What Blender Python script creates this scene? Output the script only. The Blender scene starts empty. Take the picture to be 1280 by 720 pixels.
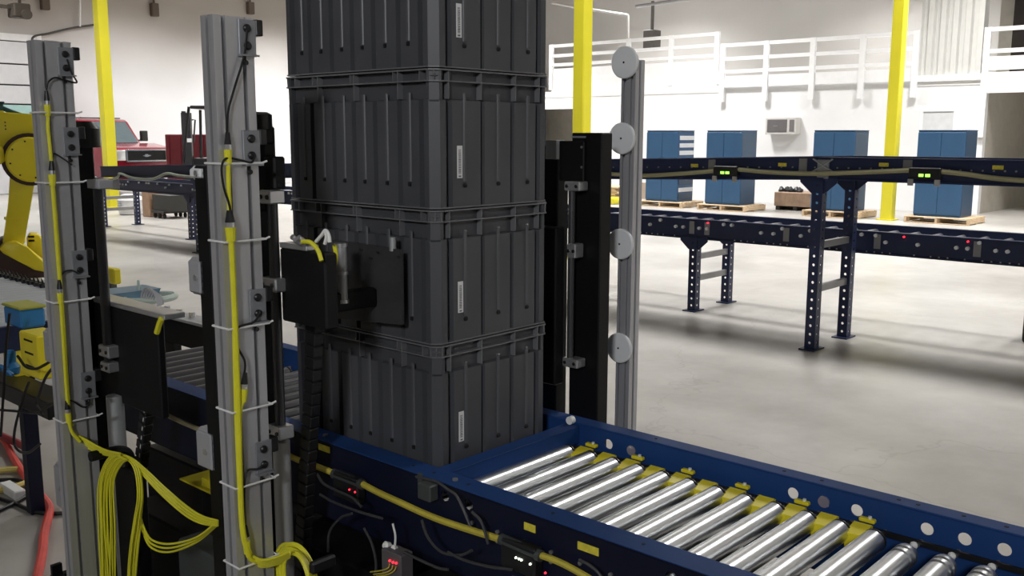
import bpy, bmesh, math, random
from mathutils import Vector, Matrix
random.seed(7)
C = bpy.context.scene.collection
PI = math.pi
sin, cos = math.sin, math.cos

# ------------------------------------------------------------------ camera
F_PX, PITCH, ROLL, HC = 1197.37, .158549, .002473, 1.8
TH = .836219                        # heading of the conveyor line (building axis)
CX, CY = -.173809, 2.156951         # origin of the plant frame (t across the line, s up the line, z)
cam = bpy.data.cameras.new('camera'); cam.sensor_width = 36; cam.lens = F_PX / 1280 * 36
cam.clip_end = 200; cam.clip_start = .02
co = bpy.data.objects.new('camera', cam); C.objects.link(co)
co.matrix_world = Matrix.Translation((0, 0, HC)) @ Matrix.Rotation(PI/2 - PITCH, 4, 'X') @ Matrix.Rotation(ROLL, 4, 'Z')
bpy.context.scene.camera = co
M0 = Matrix.Translation((CX, CY, 0)) @ Matrix.Rotation(TH, 4, 'Z')
M0I = M0.inverted()

def W(t, s, z): return M0 @ Vector((t, s, z))
def ray(px, py):
    x, y = px - 640, py - 360
    c, q = cos(-ROLL), sin(-ROLL)
    x, y = c*x - q*y, q*x + c*y
    u, v = x / F_PX, -y / F_PX
    d = Vector((u, cos(PITCH) + v*sin(PITCH), -sin(PITCH) + v*cos(PITCH)))
    return M0I.to_3x3() @ d
CAM = M0I @ Vector((0, 0, HC))
def onT(px, py, t):
    d = ray(px, py); return CAM + d * ((t - CAM.x) / d.x)
def onS(px, py, s):
    d = ray(px, py); return CAM + d * ((s - CAM.y) / d.y)
def onZ(px, py, z):
    d = ray(px, py); return CAM + d * ((z - CAM.z) / d.z)

# ------------------------------------------------------------------ materials
MATS = {}
def mat(name, col, rough=.5, metal=0., var=.06, scale=6., bump=0., emit=0., spec=.5, stretch=None, coat=0., alpha=1.):
    if name in MATS: return MATS[name]
    m = bpy.data.materials.new(name); m.use_nodes = True
    nt = m.node_tree; b = nt.nodes['Principled BSDF']
    tc = nt.nodes.new('ShaderNodeTexCoord'); no = nt.nodes.new('ShaderNodeTexNoise')
    no.inputs['Scale'].default_value = scale; no.inputs['Detail'].default_value = 4
    src = tc.outputs['Object']
    if stretch:
        mp = nt.nodes.new('ShaderNodeMapping'); mp.inputs['Scale'].default_value = stretch
        nt.links.new(src, mp.inputs['Vector']); src = mp.outputs['Vector']
    nt.links.new(src, no.inputs['Vector'])
    rp = nt.nodes.new('ShaderNodeMapRange')
    rp.inputs['From Min'].default_value = .3; rp.inputs['From Max'].default_value = .7
    rp.inputs['To Min'].default_value = 1 - var; rp.inputs['To Max'].default_value = 1 + var
    nt.links.new(no.outputs['Fac'], rp.inputs['Value'])
    mx = nt.nodes.new('ShaderNodeVectorMath'); mx.operation = 'SCALE'
    mx.inputs[0].default_value = col
    nt.links.new(rp.outputs['Result'], mx.inputs['Scale'])
    nt.links.new(mx.outputs['Vector'], b.inputs['Base Color'])
    b.inputs['Roughness'].default_value = rough; b.inputs['Metallic'].default_value = metal
    b.inputs['Specular IOR Level'].default_value = spec
    if coat: b.inputs['Coat Weight'].default_value = coat
    if emit:
        b.inputs['Emission Color'].default_value = (*col, 1); b.inputs['Emission Strength'].default_value = emit
    if bump:
        bp = nt.nodes.new('ShaderNodeBump'); bp.inputs['Strength'].default_value = bump; bp.inputs['Distance'].default_value = .01
        nt.links.new(no.outputs['Fac'], bp.inputs['Height']); nt.links.new(bp.outputs['Normal'], b.inputs['Normal'])
    MATS[name] = m; return m

tote_m   = mat('tote_plastic', (.066, .068, .076), .45, var=.12, scale=5)
tote_riblit_m = mat('tote_rib_lit_plastic', (.085, .087, .095), .42, var=.1)
tote_rim_m = mat('tote_rim_plastic', (.15, .152, .16), .32, var=.10, scale=5)
hole_m   = mat('black_hole', (.004, .004, .004), .8)
paper_m  = mat('label_paper', (.80, .80, .80), .6, var=.02)
ink_m    = mat('label_ink', (.16, .16, .17), .6)
blue_m   = mat('conveyor_blue_paint', (.012, .048, .175), .6, var=.12, scale=4, spec=.2)
dblue_m  = mat('dark_blue_paint', (.011, .020, .070), .42, var=.14, scale=4)
roller_m = mat('galvanised_roller', (.66, .68, .70), .30, 1., var=.04, scale=9)
shaderoll_m= mat('shaded_roller', (.06, .06, .065), .35, .5)
oldroll_m= mat('worn_roller', (.22, .22, .23), .42, .8, var=.10, scale=12)
yel_m    = mat('safety_yellow_plastic', (.80, .68, .025), .42, var=.05)
ypole_m  = mat('yellow_column_paint', (.70, .63, .028), .42, var=.05, scale=1.5)
robot_m  = mat('robot_yellow_paint', (.95, .79, .03), .36, var=.05, scale=3)
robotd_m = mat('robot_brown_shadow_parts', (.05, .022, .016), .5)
cable_y  = mat('yellow_cable_jacket', (.76, .72, .03), .45, var=.06, scale=30)
cond_y   = mat('yellow_conduit_jacket', (.55, .46, .06), .45, var=.10, scale=30)
cable_k  = mat('black_cable_jacket', (.010, .010, .011), .45)
cable_g  = mat('grey_cable_jacket', (.42, .42, .43), .5)
hose_r   = mat('red_hose_rubber', (.75, .075, .06), .4, var=.08, scale=12)
alu_m    = mat('anodised_aluminium', (.54, .54, .56), .42, .55, var=.05, scale=8, stretch=(8, 8, .3))
alud_m   = mat('aluminium_grey', (.42, .43, .44), .45, .4, var=.06)
bracket_m= mat('sensor_bracket_zinc', (.28, .29, .31), .45, .4, var=.06)
black_m  = mat('black_steel', (.0055, .0055, .0062), .5, var=.15, scale=5, spec=.25)
blackp_m = mat('black_plastic', (.012, .012, .013), .38, var=.1)
glossk_m = mat('glossy_black_plate', (.040, .040, .042), .25, var=.15, scale=4)
rod_m    = mat('dark_guide_rod', (.09, .09, .095), .35, .6)
silver_m = mat('machined_aluminium', (.62, .62, .63), .32, .8, var=.08)
refl_m   = mat('reflector_white', (.80, .81, .82), .45, var=.03)
refdot_m = mat('lens_reflector', (.32, .29, .36), .15, .3)
tie_m    = mat('white_cable_tie', (.82, .82, .80), .45)
white_m  = mat('white_paint', (.86, .86, .86), .5, var=.03, scale=1.2)
rail_m   = mat('white_rail_paint', (.88, .88, .88), .45, var=.03)
grey_m   = mat('grey_enclosure_paint', (.36, .36, .38), .45, var=.05)
dgrey_m  = mat('dark_grey_box', (.055, .062, .062), .5, var=.15)
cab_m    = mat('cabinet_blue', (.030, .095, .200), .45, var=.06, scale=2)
cabd_m   = mat('cabinet_shaded_blue', (.030, .065, .120), .45, var=.06, scale=2)
wood_m   = mat('pallet_wood', (.62, .46, .29), .7, var=.22, scale=9, stretch=(1, 6, 6))
crate_m  = mat('brown_board', (.33, .22, .145), .7, var=.2, scale=6)
card_m   = mat('cardboard', (.42, .27, .17), .7, var=.1)
red_m    = mat('truck_red_paint', (.20, .005, .018), .25, var=.06, coat=.5)
maroon_m = mat('maroon_paint', (.12, .010, .018), .45, var=.1)
glass_m  = mat('dark_window_glass', (.10, .13, .14), .12, .1)
chrome_m = mat('chrome', (.75, .75, .77), .15, 1.)
lamp_m   = mat('headlight_lens', (.72, .74, .76), .15, .4)
tyre_m   = mat('tyre_rubber', (.014, .014, .014), .7)
teal_m   = mat('teal_hose', (.02, .10, .11), .45)
pteal_m  = mat('pale_teal_panel', (.42, .66, .62), .4)
lblue_m  = mat('light_blue_plastic', (.03, .20, .48), .4, var=.1)
lbl_m    = mat('yellow_label', (.72, .62, .06), .5, var=.2, scale=60)
led_r    = mat('red_led', (1., .02, .04), .4, emit=3)
led_w    = mat('white_led', (.9, 1., .8), .4, emit=4)
led_g    = mat('green_led', (.35, 1., .10), .4, emit=2)
steel_m  = mat('dull_steel', (.30, .30, .30), .45, .6)
ac_m     = mat('grille_grey', (.17, .16, .16), .5)
tan_m    = mat('tan_interior', (.46, .43, .37), .7)
darkin_m = mat('dark_interior', (.02, .015, .012), .8)
lens_m   = mat('lamp_lens', (1., .98, .94), .4, emit=14)
belt_m   = mat('black_belt', (.02, .02, .022), .6)

# ------------------------------------------------------------------ mesh collector
class MB:
    def __init__(self, *mats): self.bm = bmesh.new(); self.mats = list(mats); self.mi = 0
    def use(self, m):
        if m not in self.mats: self.mats.append(m)
        self.mi = self.mats.index(m); return self
    def _mark(self, faces, smooth=False):
        for f in faces: f.material_index = self.mi; f.smooth = smooth
    def box(self, lo, hi, bev=0., M=None, seg=1):
        lo, hi = Vector(lo), Vector(hi)
        for i in range(3):
            if lo[i] > hi[i]: lo[i], hi[i] = hi[i], lo[i]
        n0 = len(self.bm.faces)
        v = [self.bm.verts.new((x, y, z)) for x in (lo.x, hi.x) for y in (lo.y, hi.y) for z in (lo.z, hi.z)]
        fs = [self.bm.faces.new([v[i] for i in q]) for q in ((0,1,3,2),(4,6,7,5),(0,4,5,1),(2,3,7,6),(0,2,6,4),(1,5,7,3))]
        self._mark(fs)
        if bev > 0:
            es = list({e for f in fs for e in f.edges})
            r = bmesh.ops.bevel(self.bm, geom=es, offset=bev, segments=seg, profile=.5, affect='EDGES')
            self._mark(r['faces'], seg > 1)
            vs = list({w for f in r['faces'] for w in f.verts} | {w for w in v if w.is_valid})
        else: vs = v
        if M is not None: bmesh.ops.transform(self.bm, matrix=M, verts=[w for w in vs if w.is_valid])
        return self
    def cyl(self, a, b, r, n=16, r2=None, caps=True, smooth=True):
        a, b = Vector(a), Vector(b); r2 = r if r2 is None else r2
        d = (b - a).normalized(); u = d.orthogonal().normalized(); w = d.cross(u)
        R0 = [self.bm.verts.new(a + (u*cos(2*PI*i/n) + w*sin(2*PI*i/n))*r) for i in range(n)]
        R1 = [self.bm.verts.new(b + (u*cos(2*PI*i/n) + w*sin(2*PI*i/n))*r2) for i in range(n)]
        self._mark([self.bm.faces.new((R0[i], R0[(i+1) % n], R1[(i+1) % n], R1[i])) for i in range(n)], smooth)
        if caps: self._mark([self.bm.faces.new(R0[::-1]), self.bm.faces.new(R1)])
        return self
    def lathe(self, a, axis, prof, n=24):      # prof = [(dist along axis, radius)]
        a, d = Vector(a), Vector(axis).normalized(); u = d.orthogonal().normalized(); w = d.cross(u)
        rings = [[self.bm.verts.new(a + d*h + (u*cos(2*PI*i/n) + w*sin(2*PI*i/n))*max(r, 1e-5)) for i in range(n)] for h, r in prof]
        for p, q in zip(rings, rings[1:]):
            self._mark([self.bm.faces.new((p[i], p[(i+1) % n], q[(i+1) % n], q[i])) for i in range(n)], True)
        self._mark([self.bm.faces.new(rings[0][::-1]), self.bm.faces.new(rings[-1])])
        return self
    def tube(self, pts, r, n=7, smooth=True, sub=6):
        pts = [Vector(p) for p in pts]
        if smooth and len(pts) > 2:
            P = [pts[0]*2 - pts[1]] + pts + [pts[-1]*2 - pts[-2]]; out = []
            for i in range(1, len(P) - 2):
                for k in range(sub):
                    x = k / sub; p0, p1, p2, p3 = P[i-1:i+3]
                    out.append(.5*((2*p1) + (p2-p0)*x + (2*p0-5*p1+4*p2-p3)*x*x + (3*p1-p0-3*p2+p3)*x**3))
            pts = out + [pts[-1]]
        pts = [p for i, p in enumerate(pts) if i == 0 or (p - pts[i-1]).length > 1e-5]
        rings = []; up = None
        for i, p in enumerate(pts):
            d = (pts[min(i+1, len(pts)-1)] - pts[max(i-1, 0)]).normalized()
            if up is None: up = d.orthogonal().normalized()
            up = (up - d*up.dot(d)); up = up.normalized() if up.length > 1e-4 else d.orthogonal().normalized()
            w = d.cross(up)
            rings.append([self.bm.verts.new(p + (up*cos(2*PI*k/n) + w*sin(2*PI*k/n))*r) for k in range(n)])
        for p, q in zip(rings, rings[1:]):
            self._mark([self.bm.faces.new((p[i], p[(i+1) % n], q[(i+1) % n], q[i])) for i in range(n)], True)
        self._mark([self.bm.faces.new(rings[0][::-1]), self.bm.faces.new(rings[-1])])
        return self
    def prism(self, poly, fn, lo, hi, smooth=False):  # poly of 2D points, fn(u, v, w) -> xyz
        A = [self.bm.verts.new(fn(u, v, lo)) for u, v in poly]; B = [self.bm.verts.new(fn(u, v, hi)) for u, v in poly]
        n = len(poly)
        self._mark([self.bm.faces.new((A[i], A[(i+1) % n], B[(i+1) % n], B[i])) for i in range(n)], smooth)
        self._mark([self.bm.faces.new(A[::-1]), self.bm.faces.new(B)])
        return self
    def plate(self, fn, L, H, holes, th, n=12):       # plate u in L, v in H, with round holes; fn(u, v, w); thickness w 0..th
        holes = sorted(holes); us = [L[0]] + [(a[0]+b[0])/2 for a, b in zip(holes, holes[1:])] + [L[1]]
        for k, (hu, hv, r) in enumerate(holes):
            u0, u1 = us[k], us[k+1]
            for w in (0, th):
                ring = [self.bm.verts.new(fn(hu + r*cos(2*PI*i/n), hv + r*sin(2*PI*i/n), w)) for i in range(n)]
                outp = []
                for i in range(n):
                    c, q = cos(2*PI*i/n), sin(2*PI*i/n)
                    kx = ((u1-hu) / c if c > 1e-9 else (u0-hu) / c if c < -1e-9 else 1e9)
                    kz = ((H[1]-hv) / q if q > 1e-9 else (H[0]-hv) / q if q < -1e-9 else 1e9)
                    kk = min(kx, kz); outp.append((hu + c*kk, hv + q*kk))
                ov = [self.bm.verts.new(fn(p[0], p[1], w)) for p in outp]
                self._mark([self.bm.faces.new((ring[i], ring[(i+1) % n], ov[(i+1) % n], ov[i])) for i in range(n)])
                # corners
                for i in range(n):
                    p, q2 = outp[i], outp[(i+1) % n]
                    if abs(p[0]-q2[0]) > 1e-6 and abs(p[1]-q2[1]) > 1e-6:
                        ang = 2*PI*(i+.5)/n
                        cu = u1 if cos(ang) > 0 else u0; cv = H[1] if sin(ang) > 0 else H[0]
                        if (abs(p[0]-cu) > 1e-6 or abs(p[1]-cv) > 1e-6) and (abs(q2[0]-cu) > 1e-6 or abs(q2[1]-cv) > 1e-6):
                            self._mark([self.bm.faces.new((ov[i], ov[(i+1) % n], self.bm.verts.new(fn(cu, cv, w))))])
                if w == 0: r0 = ring
            self._mark([self.bm.faces.new((r0[i], r0[(i+1) % n], ring[(i+1) % n], ring[i])) for i in range(n)], True)
        return self
    def mesh(self, name):
        bmesh.ops.remove_doubles(self.bm, verts=self.bm.verts, dist=1e-6)
        bmesh.ops.recalc_face_normals(self.bm, faces=self.bm.faces)
        me = bpy.data.meshes.new(name); self.bm.to_mesh(me); self.bm.free()
        for m in self.mats: me.materials.append(m)
        me.set_sharp_from_angle(angle=.6)
        return me

# ------------------------------------------------------------------ objects
ORG = {}
def props(o, label=None, cat=None, group=None, kind=None):
    if label: o['label'] = label
    if cat: o['category'] = cat
    if group: o['group'] = group
    if kind: o['kind'] = kind
    return o
def thing(name, label, cat, org=(0, 0, 0), group=None, mw=None):   # an Empty at the thing's base in the plant frame
    o = bpy.data.objects.new(name, None); C.objects.link(o); o.empty_display_size = .1
    o.matrix_world = M0 @ Matrix.Translation(org) if mw is None else mw
    ORG[o.name] = Vector(org) if mw is None else Vector((0, 0, 0))
    return props(o, label, cat, group)
def part(name, mb, root, label=None):                               # geometry given in the plant frame (or the root's own frame)
    org = ORG[root.name]
    bmesh.ops.translate(mb.bm, verts=mb.bm.verts, vec=-org)
    o = bpy.data.objects.new(name, mb.mesh(name)); C.objects.link(o); o.parent = root
    ORG[o.name] = org
    return props(o, label)
def solo(name, mb, label, cat, org=None, group=None, kind=None):    # a thing that is one mesh
    if org is None:
        vs = [v.co for v in mb.bm.verts]
        org = Vector((sum(v.x for v in vs)/len(vs), sum(v.y for v in vs)/len(vs), min(v.z for v in vs)))
    org = Vector(org)
    bmesh.ops.translate(mb.bm, verts=mb.bm.verts, vec=-org)
    o = bpy.data.objects.new(name, mb.mesh(name)); C.objects.link(o)
    o.matrix_world = M0 @ Matrix.Translation(org); ORG[o.name] = org
    return props(o, label, cat, group, kind)
def struct(name, mb): return solo(name, mb, None, None, kind='structure')
def dup(o, org=None, parent=None, label=None):
    c = o.copy(); C.objects.link(c)
    if parent is not None:
        c.parent = parent; c.matrix_parent_inverse = o.matrix_parent_inverse.copy()
    else:
        c.matrix_world = M0 @ Matrix.Translation(org)
        if label: c['label'] = label
    for ch in list(o.children): dup(ch, parent=c)
    return c
def cable(name, label, cat, pts, r, m, n=7, group=None):
    return solo(name, MB(m).tube(pts, r, n), label, cat, group=group)

def slot_profile(w, d, nw, nd, g=.0045, dep=.011, px=.0045):
    """closed outline of a T-slot extrusion, w along u, d along v, centred"""
    P = []
    def side(p, q, n, inn):
        p, q, inn = Vector(p), Vector(q), Vector(inn); L = (q-p).length; e = (q-p)/L
        P.append(p)
        for k in range(n):
            c = p + e*(L*(k+.5)/n)
            P.extend([c - e*g, c - e*g + inn*px, c - e*g*1.9 + inn*px, c - e*g*1.9 + inn*dep, c + e*g*1.9 + inn*dep, c + e*g*1.9 + inn*px, c + e*g + inn*px, c + e*g])
    side((-w/2, -d/2), (w/2, -d/2), nw, (0, 1)); side((w/2, -d/2), (w/2, d/2), nd, (-1, 0))
    side((w/2, d/2), (-w/2, d/2), nw, (0, -1)); side((-w/2, d/2), (-w/2, -d/2), nd, (1, 0))
    return [(p.x, p.y) for p in P]


# ================================================================== THE SETTING
TW, SW, ZC = 22.3, 29.0, 8.6       # back wall, end wall, ceiling
def floor_material():
    m = bpy.data.materials.new('polished_concrete'); m.use_nodes = True
    nt = m.node_tree; b = nt.nodes['Principled BSDF']; L = nt.links.new
    tc = nt.nodes.new('ShaderNodeTexCoord')
    def noise(sc, det, rough=.6):
        n = nt.nodes.new('ShaderNodeTexNoise'); n.inputs['Scale'].default_value = sc; n.inputs['Detail'].default_value = det
        n.inputs['Roughness'].default_value = rough; L(tc.outputs['Object'], n.inputs['Vector']); return n
    a, c = noise(.55, 5), noise(3.5, 6, .7)
    ra = nt.nodes.new('ShaderNodeValToRGB'); ra.color_ramp.elements[0].position = .32; ra.color_ramp.elements[1].position = .68
    ra.color_ramp.elements[0].color = (.345, .325, .295, 1); ra.color_ramp.elements[1].color = (.48, .462, .43, 1)
    L(a.outputs['Fac'], ra.inputs['Fac'])
    mr = nt.nodes.new('ShaderNodeMapRange'); mr.inputs['From Min'].default_value = .3; mr.inputs['From Max'].default_value = .7
    mr.inputs['To Min'].default_value = .90; mr.inputs['To Max'].default_value = 1.07; L(c.outputs['Fac'], mr.inputs['Value'])
    vm = nt.nodes.new('ShaderNodeVectorMath'); vm.operation = 'SCALE'; L(ra.outputs['Color'], vm.inputs[0]); L(mr.outputs['Result'], vm.inputs['Scale'])
    vo = nt.nodes.new('ShaderNodeTexVoronoi'); vo.feature = 'DISTANCE_TO_EDGE'; vo.inputs['Scale'].default_value = .30
    dn = nt.nodes.new('ShaderNodeVectorMath'); dn.operation = 'ADD'; L(tc.outputs['Object'], dn.inputs[0])
    n3 = noise(1.2, 4); L(n3.outputs['Color'], dn.inputs[1]); L(dn.outputs['Vector'], vo.inputs['Vector'])
    cr = nt.nodes.new('ShaderNodeMapRange'); cr.inputs['From Max'].default_value = .0035; cr.inputs['To Min'].default_value = .86; L(vo.outputs['Distance'], cr.inputs['Value'])
    v2 = nt.nodes.new('ShaderNodeVectorMath'); v2.operation = 'SCALE'; L(vm.outputs['Vector'], v2.inputs[0]); L(cr.outputs['Result'], v2.inputs['Scale'])
    L(v2.outputs['Vector'], b.inputs['Base Color'])
    rr = nt.nodes.new('ShaderNodeMapRange'); rr.inputs['To Min'].default_value = .28; rr.inputs['To Max'].default_value = .46; L(a.outputs['Fac'], rr.inputs['Value'])
    L(rr.outputs['Result'], b.inputs['Roughness']); return m
def wall_material():      # white wall with the lamp falloff coloured in: tan-grey shade up high
    m = bpy.data.materials.new('wall_falloff_shade'); m.use_nodes = True
    nt = m.node_tree; b = nt.nodes['Principled BSDF']; L = nt.links.new
    tc = nt.nodes.new('ShaderNodeTexCoord'); sx = nt.nodes.new('ShaderNodeSeparateXYZ'); L(tc.outputs['Object'], sx.inputs[0])
    no = nt.nodes.new('ShaderNodeTexNoise'); no.inputs['Scale'].default_value = .5; no.inputs['Detail'].default_value = 4; L(tc.outputs['Object'], no.inputs['Vector'])
    ad = nt.nodes.new('ShaderNodeMath'); ad.operation = 'MULTIPLY_ADD'; ad.inputs[1].default_value = 1.2; L(no.outputs['Fac'], ad.inputs[0]); L(sx.outputs['Z'], ad.inputs[2])
    mr = nt.nodes.new('ShaderNodeMapRange'); mr.inputs['From Min'].default_value = 3.4; mr.inputs['From Max'].default_value = 6.6; L(ad.outputs['Value'], mr.inputs['Value'])
    mx = nt.nodes.new('ShaderNodeMix'); mx.data_type = 'RGBA'; mx.inputs['A'].default_value = (.82, .82, .83, 1); mx.inputs['B'].default_value = (.42, .385, .345, 1)
    L(mr.outputs['Result'], mx.inputs['Factor']); L(mx.outputs['Result'], b.inputs['Base Color']); b.inputs['Roughness'].default_value = .7
    return m
ceil_m = mat('ceiling_grey', (.40, .38, .35), .8, var=.05, scale=.6)
upper_m = mat('upper_wall_grey', (.60, .58, .55), .8, var=.05, scale=.4)
floor_m = floor_material(); wall2_m = wall_material()

mb = MB(floor_m); mb.box((-14, -14, -.2), (32, 31, 0)); struct('floor', mb)
mb = MB(ceil_m); mb.box((-14, -14, ZC), (32, 31, ZC + .2)); struct('ceiling', mb)
mb = MB(wall2_m); mb.box((-14, SW, 0), (32, SW + .25, ZC)); struct('wall_end', mb)
mb = MB(white_m); mb.box((-14, -14.2, 0), (32, -14, ZC)); struct('wall_front', mb)
mb = MB(wall2_m); mb.box((-14.2, -14, 0), (-14, SW, ZC)); struct('wall_left', mb)

# lower back wall under the mezzanine: white, a dark doorway on its left, an open bay on its right
zm = onT(950, 113, TW).z                                   # mezzanine floor height
s_bay = onT(1228, 180, TW).y                               # end of the white wall
s_o0, s_o1 = onT(738, 140, TW).y, onT(690, 140, TW).y      # doorway behind the yellow column
z_o = onT(715, 136, TW).z
mb = MB(white_m)
mb.box((TW, s_bay, 0), (TW + .2, s_o0, zm)); mb.box((TW, s_o0, z_o), (TW + .2, s_o1 + .6, zm)); mb.box((TW, s_o1 + .6, 0), (TW + .2, SW, zm))
struct('wall_back', mb)
mb = MB(tan_m); mb.box((TW + 1.6, s_o0 - 1, 0), (TW + 1.7, s_o1 + 1.6, zm)); struct('wall_passage', mb)
mb = MB(white_m); mb.box((TW + .2, s_bay, 0), (TW + 4.5, s_bay + .2, zm)); mb.box((TW + 4.5, -14, 0), (TW + 4.7, s_bay + .2, zm)); mb.mats = [tan_m]
struct('wall_bay', mb)
mb = MB(white_m); mb.box((TW - .02, -14, zm - .02), (TW + 6, SW, zm + .16)); struct('floor_mezzanine', mb)
mb = MB(upper_m); mb.box((TW + 6, -14, zm), (TW + 6.2, SW, ZC)); struct('wall_upper', mb)
mb = MB(rail_m); mb.box((TW - .05, s_bay - 9, zm - .22), (TW + .1, s_bay, zm + .24)); struct('trim_1', mb)       # deep white edge beam over the bay
z_s0 = onT(720, 7, TW + 1).z
mb = MB(mat('pale_pipe', (.62, .60, .57), .5))
pA, pB = onT(690, 4, TW + 2.5), onT(785, 19, TW + 2.5); mb.tube([pA, pB], .045, 6, False)
pC = onT(785, 62, TW + 2.5); mb.tube([pB, pC], .045, 6, False); struct('trim_2', mb)
# door drawn on the white wall (right of the right hand column)
d0, d1 = onT(1197, 139, TW), onT(1151, 139, TW)
mb = MB(rail_m); mb.box((TW - .04, d0.y, 0), (TW, d0.y + .07, d0.z)); mb.box((TW - .04, d1.y - .07, 0), (TW, d1.y, d0.z)); mb.box((TW - .04, d0.y, d0.z), (TW, d1.y, d0.z + .07))
mb.use(mat('door_pale_grey', (.66, .67, .68), .5)); mb.box((TW - .015, d0.y + .07, 0), (TW, d1.y - .07, d0.z)); struct('door_2', mb)

# sectional overhead door in the end wall, far left
g0, g1 = onS(-40, 38, SW).x, onS(43, 38, SW).x
gz = [0, 1.35, onS(20, 130, SW).z, onS(20, 106, SW).z, onS(20, 80, SW).z, onS(20, 62, SW).z + .25]
mb = MB(mat('door_panel_white', (.72, .73, .75), .45, var=.03))
for k, (z0, z1) in enumerate(zip(gz, gz[1:])):
    if k == 1:
        mb.use(pteal_m); mb.box((g0, SW - .06, z0 + .03), (g1, SW - .01, z1 - .03)); mb.use(mb.mats[0])
    else: mb.box((g0, SW - .07, z0 + .012), (g1, SW - .01, z1 - .03), .01)
mb.use(blackp_m); mb.box((g0, SW - .03, .02), (g1 + .02, SW - .005, gz[-1] - .01))
mb.use(rail_m); mb.box((g1, SW - .12, 0), (g1 + .14, SW - .0, gz[-1] + .2)); mb.box((g0, SW - .1, gz[-1]), (g1 + .14, SW, gz[-1] + .2))
struct('door_1', mb)
# corrugated stair enclosure on the mezzanine edge, right
q0, q1 = onT(1228, 60, TW).y, onT(1150, 60, TW).y
poly = []; n = 5
for k in range(n):
    y0 = q0 + (q1 - q0)*k/n; h = (q1 - q0)/n
    poly += [(y0, -.02), (y0 + h*.42, -.02), (y0 + h*.55, .09), (y0 + h*.9, .09)]
poly += [(q1, -.02), (q1, .3), (q0, .3)]
mb = MB(mat('corrugated_white_steel', (.66, .655, .63), .5, var=.03)); mb.prism(poly, lambda u, v, w: (TW + v, u, w), zm + .2, ZC - .05)
mb.use(rail_m); mb.box((TW - .08, q0 - .05, zm + .08), (TW + .3, q1 + .1, zm + .22)); struct('wall_corrugated', mb)
mb = MB(darkin_m); u0 = onT(1281, 60, TW + 2).y; mb.box((TW + 1.8, u0 - 3, zm + .2), (TW + 2, u0 + .25, ZC)); struct('wall_dark', mb)
mb = MB(tan_m); mb.box((TW + 2.2, u0 - 3, zm + .2), (TW + 2.4, q0 + .3, ZC)); struct('wall_landing', mb)

# ------------------------------------------------------------------ railings of the mezzanine
def railing(label, x0, x1, ytop, t, npost, rows, drop, group='mezzanine railings', y1=None):
    A = onT(x0, ytop, t); s0, s1 = A.y, onT(x1, ytop, t).y
    zt = onT(x0, ytop, t).z
    r = thing('mezzanine_railing', label, 'railing', (t, (s0+s1)/2, zt - rows[-1] - .1), group)
    for d in rows: part('rail', MB(rail_m).box((t - .035, s1, zt - d - .045), (t + .035, s0, zt - d + .045)), r)
    for k in range(npost):
        s = s0 + (s1 - s0)*k/(npost - 1)
        part('post', MB(rail_m).box((t - .06, s - .07, zt - drop), (t + .02, s + .07, zt + .05)), r)
    part('toe_board', MB(rail_m).box((t - .02, s1, zm + .15 if rows[1] < .33 else zt - rows[-1] - .42), (t + .02, s0, zt - rows[-1] - .12)), r)
railing('white railing with three bars along the mezzanine right of the taller post', 905, 1146, 57, TW - .1, 5, (0, .36, .70), 1.5)
railing('white railing behind the yellow middle column and topmost round reflector', 690, 897, 58, TW + .1, 5, (0, .30, .58), 1.35)
railing('two bar white railing over the open bay at the far right', 1236, 1330, 37, TW - .05, 2, (0, .48), 2.4)

# ------------------------------------------------------------------ yellow columns
def column(label, px, py, side, Y=None):
    if Y is None: b = onZ(px, py, 0)
    else:
        d = ray(px, py); wd = M0.to_3x3() @ d; k = Y / wd.y; b = CAM + d*k; b.z = 0
    h = side/2
    r = thing('steel_column', label, 'column', (b.x, b.y, 0), 'yellow columns')
    part('shaft', MB(ypole_m).box((b.x - h, b.y - h, 0), (b.x + h, b.y + h, ZC - .01), .015), r)
    part('base_plate', MB(ypole_m).box((b.x - h*1.5, b.y - h*1.5, 0), (b.x + h*1.5, b.y + h*1.5, .025)), r)
    return b
column('yellow square column standing between mezzanine wall and pallets at right', 1109, 275, .24)
column('yellow square column rising behind the tall black post beside the totes', 727, 165, .20, 14.)
column('yellow square column in front of the red pickup truck', 141, 259, .26)

# ------------------------------------------------------------------ ceiling lamps
def lamp(t, s, power, size=1.6):
    r = thing('high_bay_lamp', 'round white high bay lamp hanging under the warehouse ceiling', 'lamp', (t, s, 7.2), 'high bay lamps')
    part('housing', MB(rail_m).lathe((t, s, 7.2), (0, 0, 1), [(0, .30), (.05, .30), (.30, .12), (.5, .10), (.52, 0)], 20), r)
    part('lens', MB(lens_m).lathe((t, s, 7.18), (0, 0, 1), [(0, .05), (.01, .27), (.03, .28)], 20), r)
    part('hanger', MB(steel_m).cyl((t, s, 7.7), (t, s, ZC), .015, 6), r)
    l = bpy.data.lights.new('high_bay_light', 'AREA'); l.shape = 'DISK'; l.size = size; l.energy = power; l.color = (1., .99, .985); l.spread = 2.3
    o = bpy.data.objects.new('high_bay_light', l); C.objects.link(o); o.matrix_world = M0 @ Matrix.Translation((t, s, 7.1))
for t in (7.5, 13.5, 19.0):
    for s in (-8, -1.5, 5, 12, 19, 25.5): lamp(t, s, (130 if s < -5 else 220 if s < 0 else 265) if t < 12 else 235 if t < 18 else 400)
lamp(-7, 2, 60)  # added unseen fill lamp for the faces turned to the near side

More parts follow.
